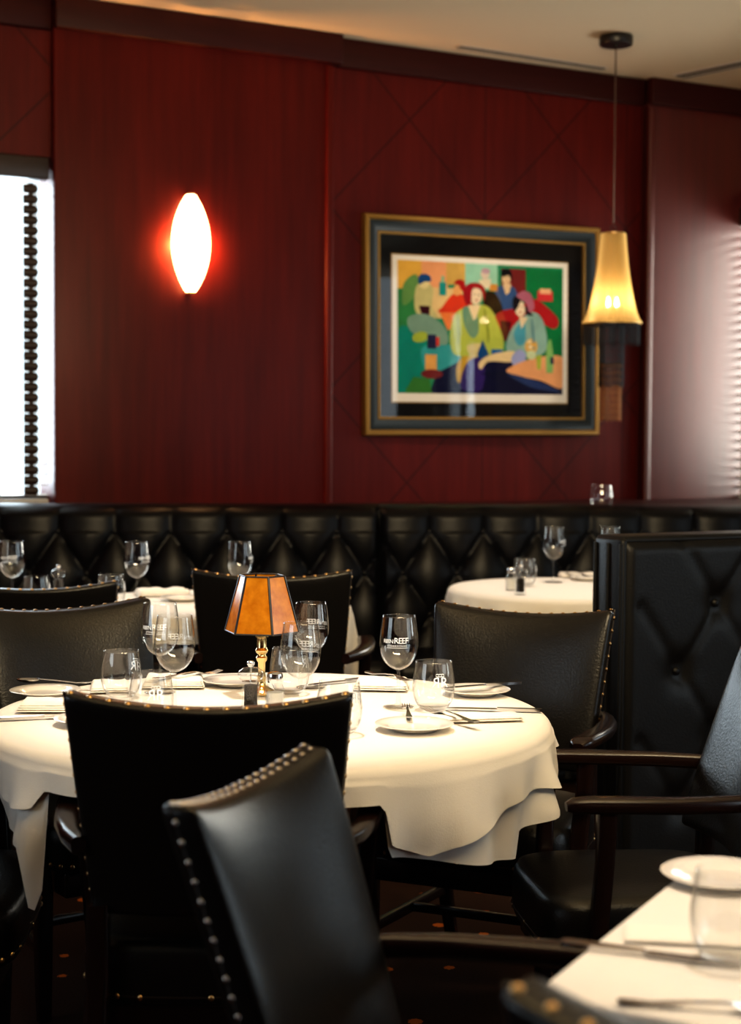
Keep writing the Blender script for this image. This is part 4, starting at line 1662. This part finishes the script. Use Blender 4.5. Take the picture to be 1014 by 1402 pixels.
CLOTHZ = TT
lay(KN, (731, 974), (622, 971), CLOTHZ, 'table knife lying bare on the cloth right of the emblem glass')
lay(FK, (660, 1000), (575, 978), CLOTHZ, 'fork lying on the napkin at the right front of the table', 0.0125)
lay(FK, (505, 932), (563, 944), CLOTHZ, 'fork with tines beside the lone wine glass stem', 0.0185)
lay(FK, (215, 944), (297, 935), CLOTHZ, 'fork with tines poking out past the napkin left of the lamp', 0.025)
lay(KN, (18, 985), (110, 981), CLOTHZ, 'table knife in front of the folded napkin at the left')
lay(SPN, (125, 944), (22, 943), CLOTHZ, 'spoon resting on the far left side plate', 0.015)
lay(KN, (700, 945), (620, 951), CLOTHZ, 'table knife resting across the far right side plate', 0.0145)
o = lay(FK, (564, 1006), (552, 964), CLOTHZ, 'fork with its handle toward us, lying across the front right side plate', 0.0145, 0.0, 0.8)
lay(KN, (505, 930), (432, 938), CLOTHZ, 'table knife behind the glasses right of the lamp', 0.0)
lay(KN, (820, 1300), (960, 1318), NZ - 0.001, 'blurred table knife on the square table in the near corner')
lay(FK, (900, 1378), (1040, 1388), NZ - 0.001, 'blurred fork at the near edge of the square table')
lay(FK, (770, 790), (815, 796), BT, 'fork on the back table beside the booth', 0.015)


def build_napkin(L, W, layers, seed, twist=0.0, taper=0.0):
    mb = MB()
    th = 0.0042
    for k in range(layers):
        l_, w_ = L * (1 - 0.03 * k), W * (1 - 0.05 * k)

        def top(u, v, k=k, l_=l_, w_=w_, s=1):
            x = (u - 0.5) * l_
            w2 = w_ * (1 - taper * u)
            y = (v - 0.5) * w2
            e = min(u, 1 - u) * l_
            f = min(v, 1 - v) * w2
            edge = min(1.0, min(e, f) / 0.006)
            h = th * (0.5 + s * 0.5 * sqrt(max(0.0, 1 - (1 - edge) ** 2)))
            wob = 0.0016 * (1 + k) * (1 + noise.noise(Vector((x * 25, y * 25, seed + k))))
            return (x, y, k * th + h + wob * (1 if k else 0.4) * edge)
        mb.grid(28, 14, lambda u, v: top(u, v))
        mb.grid(28, 14, lambda u, v: (top(u, v, s=-1)[0], top(u, v, s=-1)[1], k * th + th * 0.5 - th * 0.5 * min(1, min(min(u, 1 - u) * 20, min(v, 1 - v) * 12))))
    return mb


def napkin(px, py, rz, z, L, W, layers, label, seed, taper=0.0, cut=False):
    p = PZ(px, py, z)
    o = build_napkin(L, W, layers, seed, taper=taper).build('napkin', M_NAPKIN, None, smooth=70)
    o.location = (p.x, p.y, z + 0.0012)
    o.rotation_euler.z = radians(rz)
    tag(o, label, 'napkin')
    return o


napkin(88, 972, 2, CLOTHZ, 0.20, 0.085, 4, 'white folded napkin stacked at the left front of the lamp table', 1)
napkin(645, 986, 8, CLOTHZ, 0.22, 0.075, 2, 'white napkin laid flat at the right front of the lamp table', 2, taper=0.35)
napkin(522, 941, -4, CLOTHZ, 0.13, 0.13, 3, 'white folded napkin behind the lone wine glass', 3)
napkin(238, 939, 4, CLOTHZ, 0.15, 0.10, 4, 'white folded napkin behind the overlapping wine glasses', 4)
napkin(150, 944, 10, CLOTHZ, 0.09, 0.12, 3, 'white folded napkin behind the farthest left stemless glass', 5)
napkin(222, 815, 20, BT, 0.20, 0.12, 4, 'white folded napkin on the back table left of the studded chair', 6)
napkin(790, 790, 0, BT, 0.16, 0.10, 3, 'white folded napkin on the back table left of the booth', 7)
napkin(940, 1285, -8, NZ - 0.001, 0.15, 0.06, 1, 'blurred folded napkin on the square table in the near corner', 8)

# ------------------------------------------------------------------ pepper mills and salt shakers
def build_mill():
    t = thing('pepper_mill', 'pepper mill', 'pepper mill')
    mb = MB()
    mb.lathe([(0.0, 0.0), (0.0215, 0.0), (0.0225, 0.003), (0.0205, 0.012), (0.0188, 0.030), (0.0185, 0.062), (0.0195, 0.068), (0.0, 0.068)], 28)
    body = mb.build('body', M_GLASS_THICK, t, smooth=60)
    mb = MB()
    mb.lathe([(0.0, 0.010), (0.0150, 0.010), (0.0142, 0.03), (0.0142, 0.060), (0.0, 0.063)], 22)
    mb.build('peppercorns', M_PEPPER, body, smooth=60)
    mb = MB()
    mb.lathe([(0.0, 0.069), (0.017, 0.069), (0.0255, 0.074), (0.0285, 0.082), (0.0265, 0.090), (0.018, 0.097), (0.008, 0.0995), (0.0, 0.0998)], 28)
    mb.build('turning_head', M_GLASS_THICK, t, smooth=70)
    mb = MB()
    mb.lathe([(0.0, 0.099), (0.0055, 0.0995), (0.0062, 0.102), (0.0085, 0.105), (0.0085, 0.109), (0.006, 0.1125), (0.0, 0.1135)], 18)
    mb.build('knob', M_CHROME, t, smooth=60)
    mb = MB()
    mb.sweep([(0, 0, 0.06), (0, 0, 0.1)], [0.0022, 0.0022], 8)
    mb.build('spindle', M_CHROME, t)
    return t


def build_salt():
    t = thing('salt_shaker', 'salt shaker', 'salt shaker')
    mb = MB()
    mb.lathe([(0.0, 0.0), (0.0200, 0.0), (0.0215, 0.003), (0.0215, 0.048), (0.0190, 0.056), (0.0165, 0.062), (0.0165, 0.068), (0.0, 0.068)], 10)
    jar = mb.build('jar', M_GLASS_THICK, t, smooth=20)
    mb = MB()
    mb.lathe([(0.0, 0.004), (0.0185, 0.004), (0.0185, 0.044), (0.0, 0.046)], 20)
    mb.build('salt', M_SALT, jar, smooth=50)
    mb = MB()
    mb.lathe([(0.0175, 0.066), (0.0180, 0.068), (0.0180, 0.080), (0.0168, 0.085), (0.010, 0.089), (0.0, 0.090)], 26)
    mb.build('lid', M_CHROME, t, smooth=40)
    return t


PM, SS = build_mill(), build_salt()


def at(proto, px, py, z, label, rz=0.3, sc=1.0):
    p = PZ(px, py, z)
    return place(proto, label, (p.x, p.y, z), rz, None, sc)


at(PM, 343, 975, TT, 'clear pepper mill full of dark peppercorns in front of the brass lamp')
at(PM, 712, 814, BT, 'small clear pepper mill on the back table by the booth', 0.3, 1.0)
at(PM, 80, 816, BT, 'clear pepper mill on the back table below the left window', 0.3, 1.0)
at(SS, 376, 975, TT, 'glass salt shaker with chrome lid beside the brass lamp')
at(SS, 699, 808, BT, 'glass salt shaker on the back table by the booth', 0.3, 1.0)

# ------------------------------------------------------------------ table lamp
lp = PZ(358, 950, TT)
lamp = thing('table_lamp', 'brass table lamp with six-sided amber mica shade', 'table lamp', (lp.x, lp.y, TT))
mb = MB()
LB = [(0.0, 0.0), (0.032, 0.0), (0.033, 0.004), (0.029, 0.009), (0.020, 0.014), (0.012, 0.020), (0.009, 0.030), (0.0105, 0.040), (0.0085, 0.048), (0.0085, 0.074), (0.0125, 0.080), (0.0135, 0.086), (0.010, 0.090),
      (0.0095, 0.094), (0.0135, 0.098), (0.0150, 0.103), (0.0120, 0.108), (0.0112, 0.110), (0.0112, 0.132), (0.0150, 0.1335), (0.0150, 0.137), (0.010, 0.139), (0.0, 0.140)]
mb.lathe(LB, 32)
mb.build('base', M_BRASS_LAMP, lamp, smooth=45)
mb = MB()
mb.lathe([(0.0, 0.138), (0.024, 0.140), (0.026, 0.143), (0.006, 0.146), (0.006, 0.19), (0.0, 0.19)], 24)
mb.build('socket', M_CHINA, lamp, smooth=45)
mb = MB()
X = Matrix.Translation((0, 0, 0.20))
mb.lathe([(0.0, -0.015), (0.008, -0.012), (0.013, 0.0), (0.010, 0.016), (0.004, 0.030), (0.0, 0.032)], 16, 0, X)
mb.build('bulb', M_CHINA, lamp, smooth=60)
ZB, ZTp = 0.148, 0.278
RB, RTp = 0.0885, 0.053
sa = radians(50)
shade = MB()
hexp = []
for k in range(6):
    a0, a1 = sa + k * pi / 3, sa + (k + 1) * pi / 3
    q = [(RB * cos(a0), RB * sin(a0), ZB), (RB * cos(a1), RB * sin(a1), ZB), (RTp * cos(a1), RTp * sin(a1), ZTp), (RTp * cos(a0), RTp * sin(a0), ZTp)]
    shade.add(q, [(0, 1, 2, 3)])
    hexp.append(q)
sh_o = shade.build('shade', M_MICA, lamp, smooth=0)
mb = MB()
for q in hexp:
    mb.sweep([q[0], q[3]], [(0.0030, 0.0022)] * 2, 8)
    mb.sweep([q[0], q[1]], [0.0018] * 2, 8)
    mb.sweep([q[2], q[3]], [0.0020] * 2, 8)
for k in range(3):
    a = sa + k * 2 * pi / 3
    mb.sweep([(RTp * cos(a), RTp * sin(a), ZTp), (0.012 * cos(a), 0.012 * sin(a), ZTp - 0.02), (0, 0, ZTp - 0.02)], [0.0015] * 3, 6)
mb.sweep([(0, 0, 0.19), (0, 0, ZTp - 0.018)], [0.0015] * 2, 6)
mb.build('shade_frame', M_BLACKMETAL, sh_o, smooth=50)

# ------------------------------------------------------------------ light
w = bpy.data.worlds.new('world')
scene.world = w
w.use_nodes = True
bg = w.node_tree.nodes['Background']
bg.inputs[0].default_value = (0.80, 0.92, 1.0, 1)
bg.inputs[1].default_value = 2.0


def spot(name, loc, target, power, size, blend=0.6, col=(1.0, 0.83, 0.62), rad=0.04):
    d = bpy.data.lights.new(name, 'SPOT')
    d.energy = power
    d.spot_size = radians(size)
    d.spot_blend = blend
    d.color = col
    d.shadow_soft_size = rad
    o = bpy.data.objects.new(name, d)
    COL.objects.link(o)
    o.location = loc
    v = Vector(target) - Vector(loc)
    o.rotation_euler = v.to_track_quat('-Z', 'Y').to_euler()
    return o


def area(name, loc, target, power, sx, sy, col=(0.80, 0.91, 1.0)):
    d = bpy.data.lights.new(name, 'AREA')
    d.shape = 'RECTANGLE'
    d.size, d.size_y = sx, sy
    d.energy = power
    d.color = col
    o = bpy.data.objects.new(name, d)
    COL.objects.link(o)
    o.location = loc
    v = Vector(target) - Vector(loc)
    o.rotation_euler = v.to_track_quat('-Z', 'Y').to_euler()
    return o


CZ = CEIL - 0.03
WARM = (1.0, 0.88, 0.77)
spot('downlight', (MC.x, MC.y + 0.05, CZ), (MC.x, MC.y + 0.05, 0), 255, 30, 0.6, WARM)
spot('downlight', (0.60, 2.0, CZ), (0.60, 1.95, 0), 170, 30, 0.7, WARM)
spot('downlight', (L1.x, L1.y + 0.1, CZ), (L1.x, L1.y + 0.1, 0), 165, 28, 0.7, WARM)
spot('downlight', (L0.x, L0.y, CZ), (L0.x, L0.y, 0), 140, 28, 0.7, WARM)
spot('downlight', (RT.x, RT.y, CZ), (RT.x, RT.y, 0), 165, 28, 0.7, WARM)
pc = WORG + E * 0.68
spot('print_fill', (pc.x + 0.75, pc.y - 1.75, CZ), (pc.x, pc.y, 1.75), 120, 46, 0.9, (1.0, 0.84, 0.66), 0.08)  # unseen spot added to brighten the print
# unseen warm fill added to brighten the ceiling, in place of room bounce
area('ceiling_fill', (0.6, 1.6, 2.35), (0.6, 3.4, 3.4), 150, 1.8, 0.6, (1.0, 0.80, 0.50))
# the sconce lamp's spill on the wood either side of its glass
for sd in (-1, 1):
    q = Vector((sc.x, sc.y, sz)) + E * (sd * 0.050) + NRM * 0.016
    d = bpy.data.lights.new('sconce_spill', 'POINT')
    d.energy = 22.0
    d.color = (1.0, 0.42, 0.12)
    d.shadow_soft_size = 0.008
    o = bpy.data.objects.new('sconce_spill', d)
    COL.objects.link(o)
    o.location = q
# daylight through the window openings
for k, (a, b, pw) in enumerate(((1, 2, 150), (3, 4, 8), (5, 6, 40))):
    um = (xs[a] + xs[b]) / 2
    p = RXF @ Vector((um, 0.75 if k == 0 else 0.30, 1.9))
    q = RXF @ Vector((um, -2.0, 1.6))
    area('window_daylight', p, q, pw, xs[a] - xs[b], 1.7, (1.0, 0.92, 0.80) if k == 0 else (0.80, 0.91, 1.0))
um = (WU0 + UL) / 2
area('window_daylight', WXF @ Vector((um, 0.45, 1.85)), WXF @ Vector((um, -2, 1.5)), 80, UL - WU0, 1.5)
for y in (1.3,):
    area('window_daylight', (LX - 0.25, y, 1.85), (LX + 2, y, 1.6), 14, 2.1, 1.8)

scene.view_settings.view_transform = 'Standard'
try:
    scene.view_settings.look = 'Medium High Contrast'
except TypeError:
    pass
scene.view_settings.exposure = 0.0
scene.cycles.use_denoising = True
scene.cycles.max_bounces = 10
scene.cycles.transparent_max_bounces = 24
scene.cycles.caustics_reflective = False
scene.cycles.caustics_refractive = False
scene.cycles.sample_clamp_indirect = 6
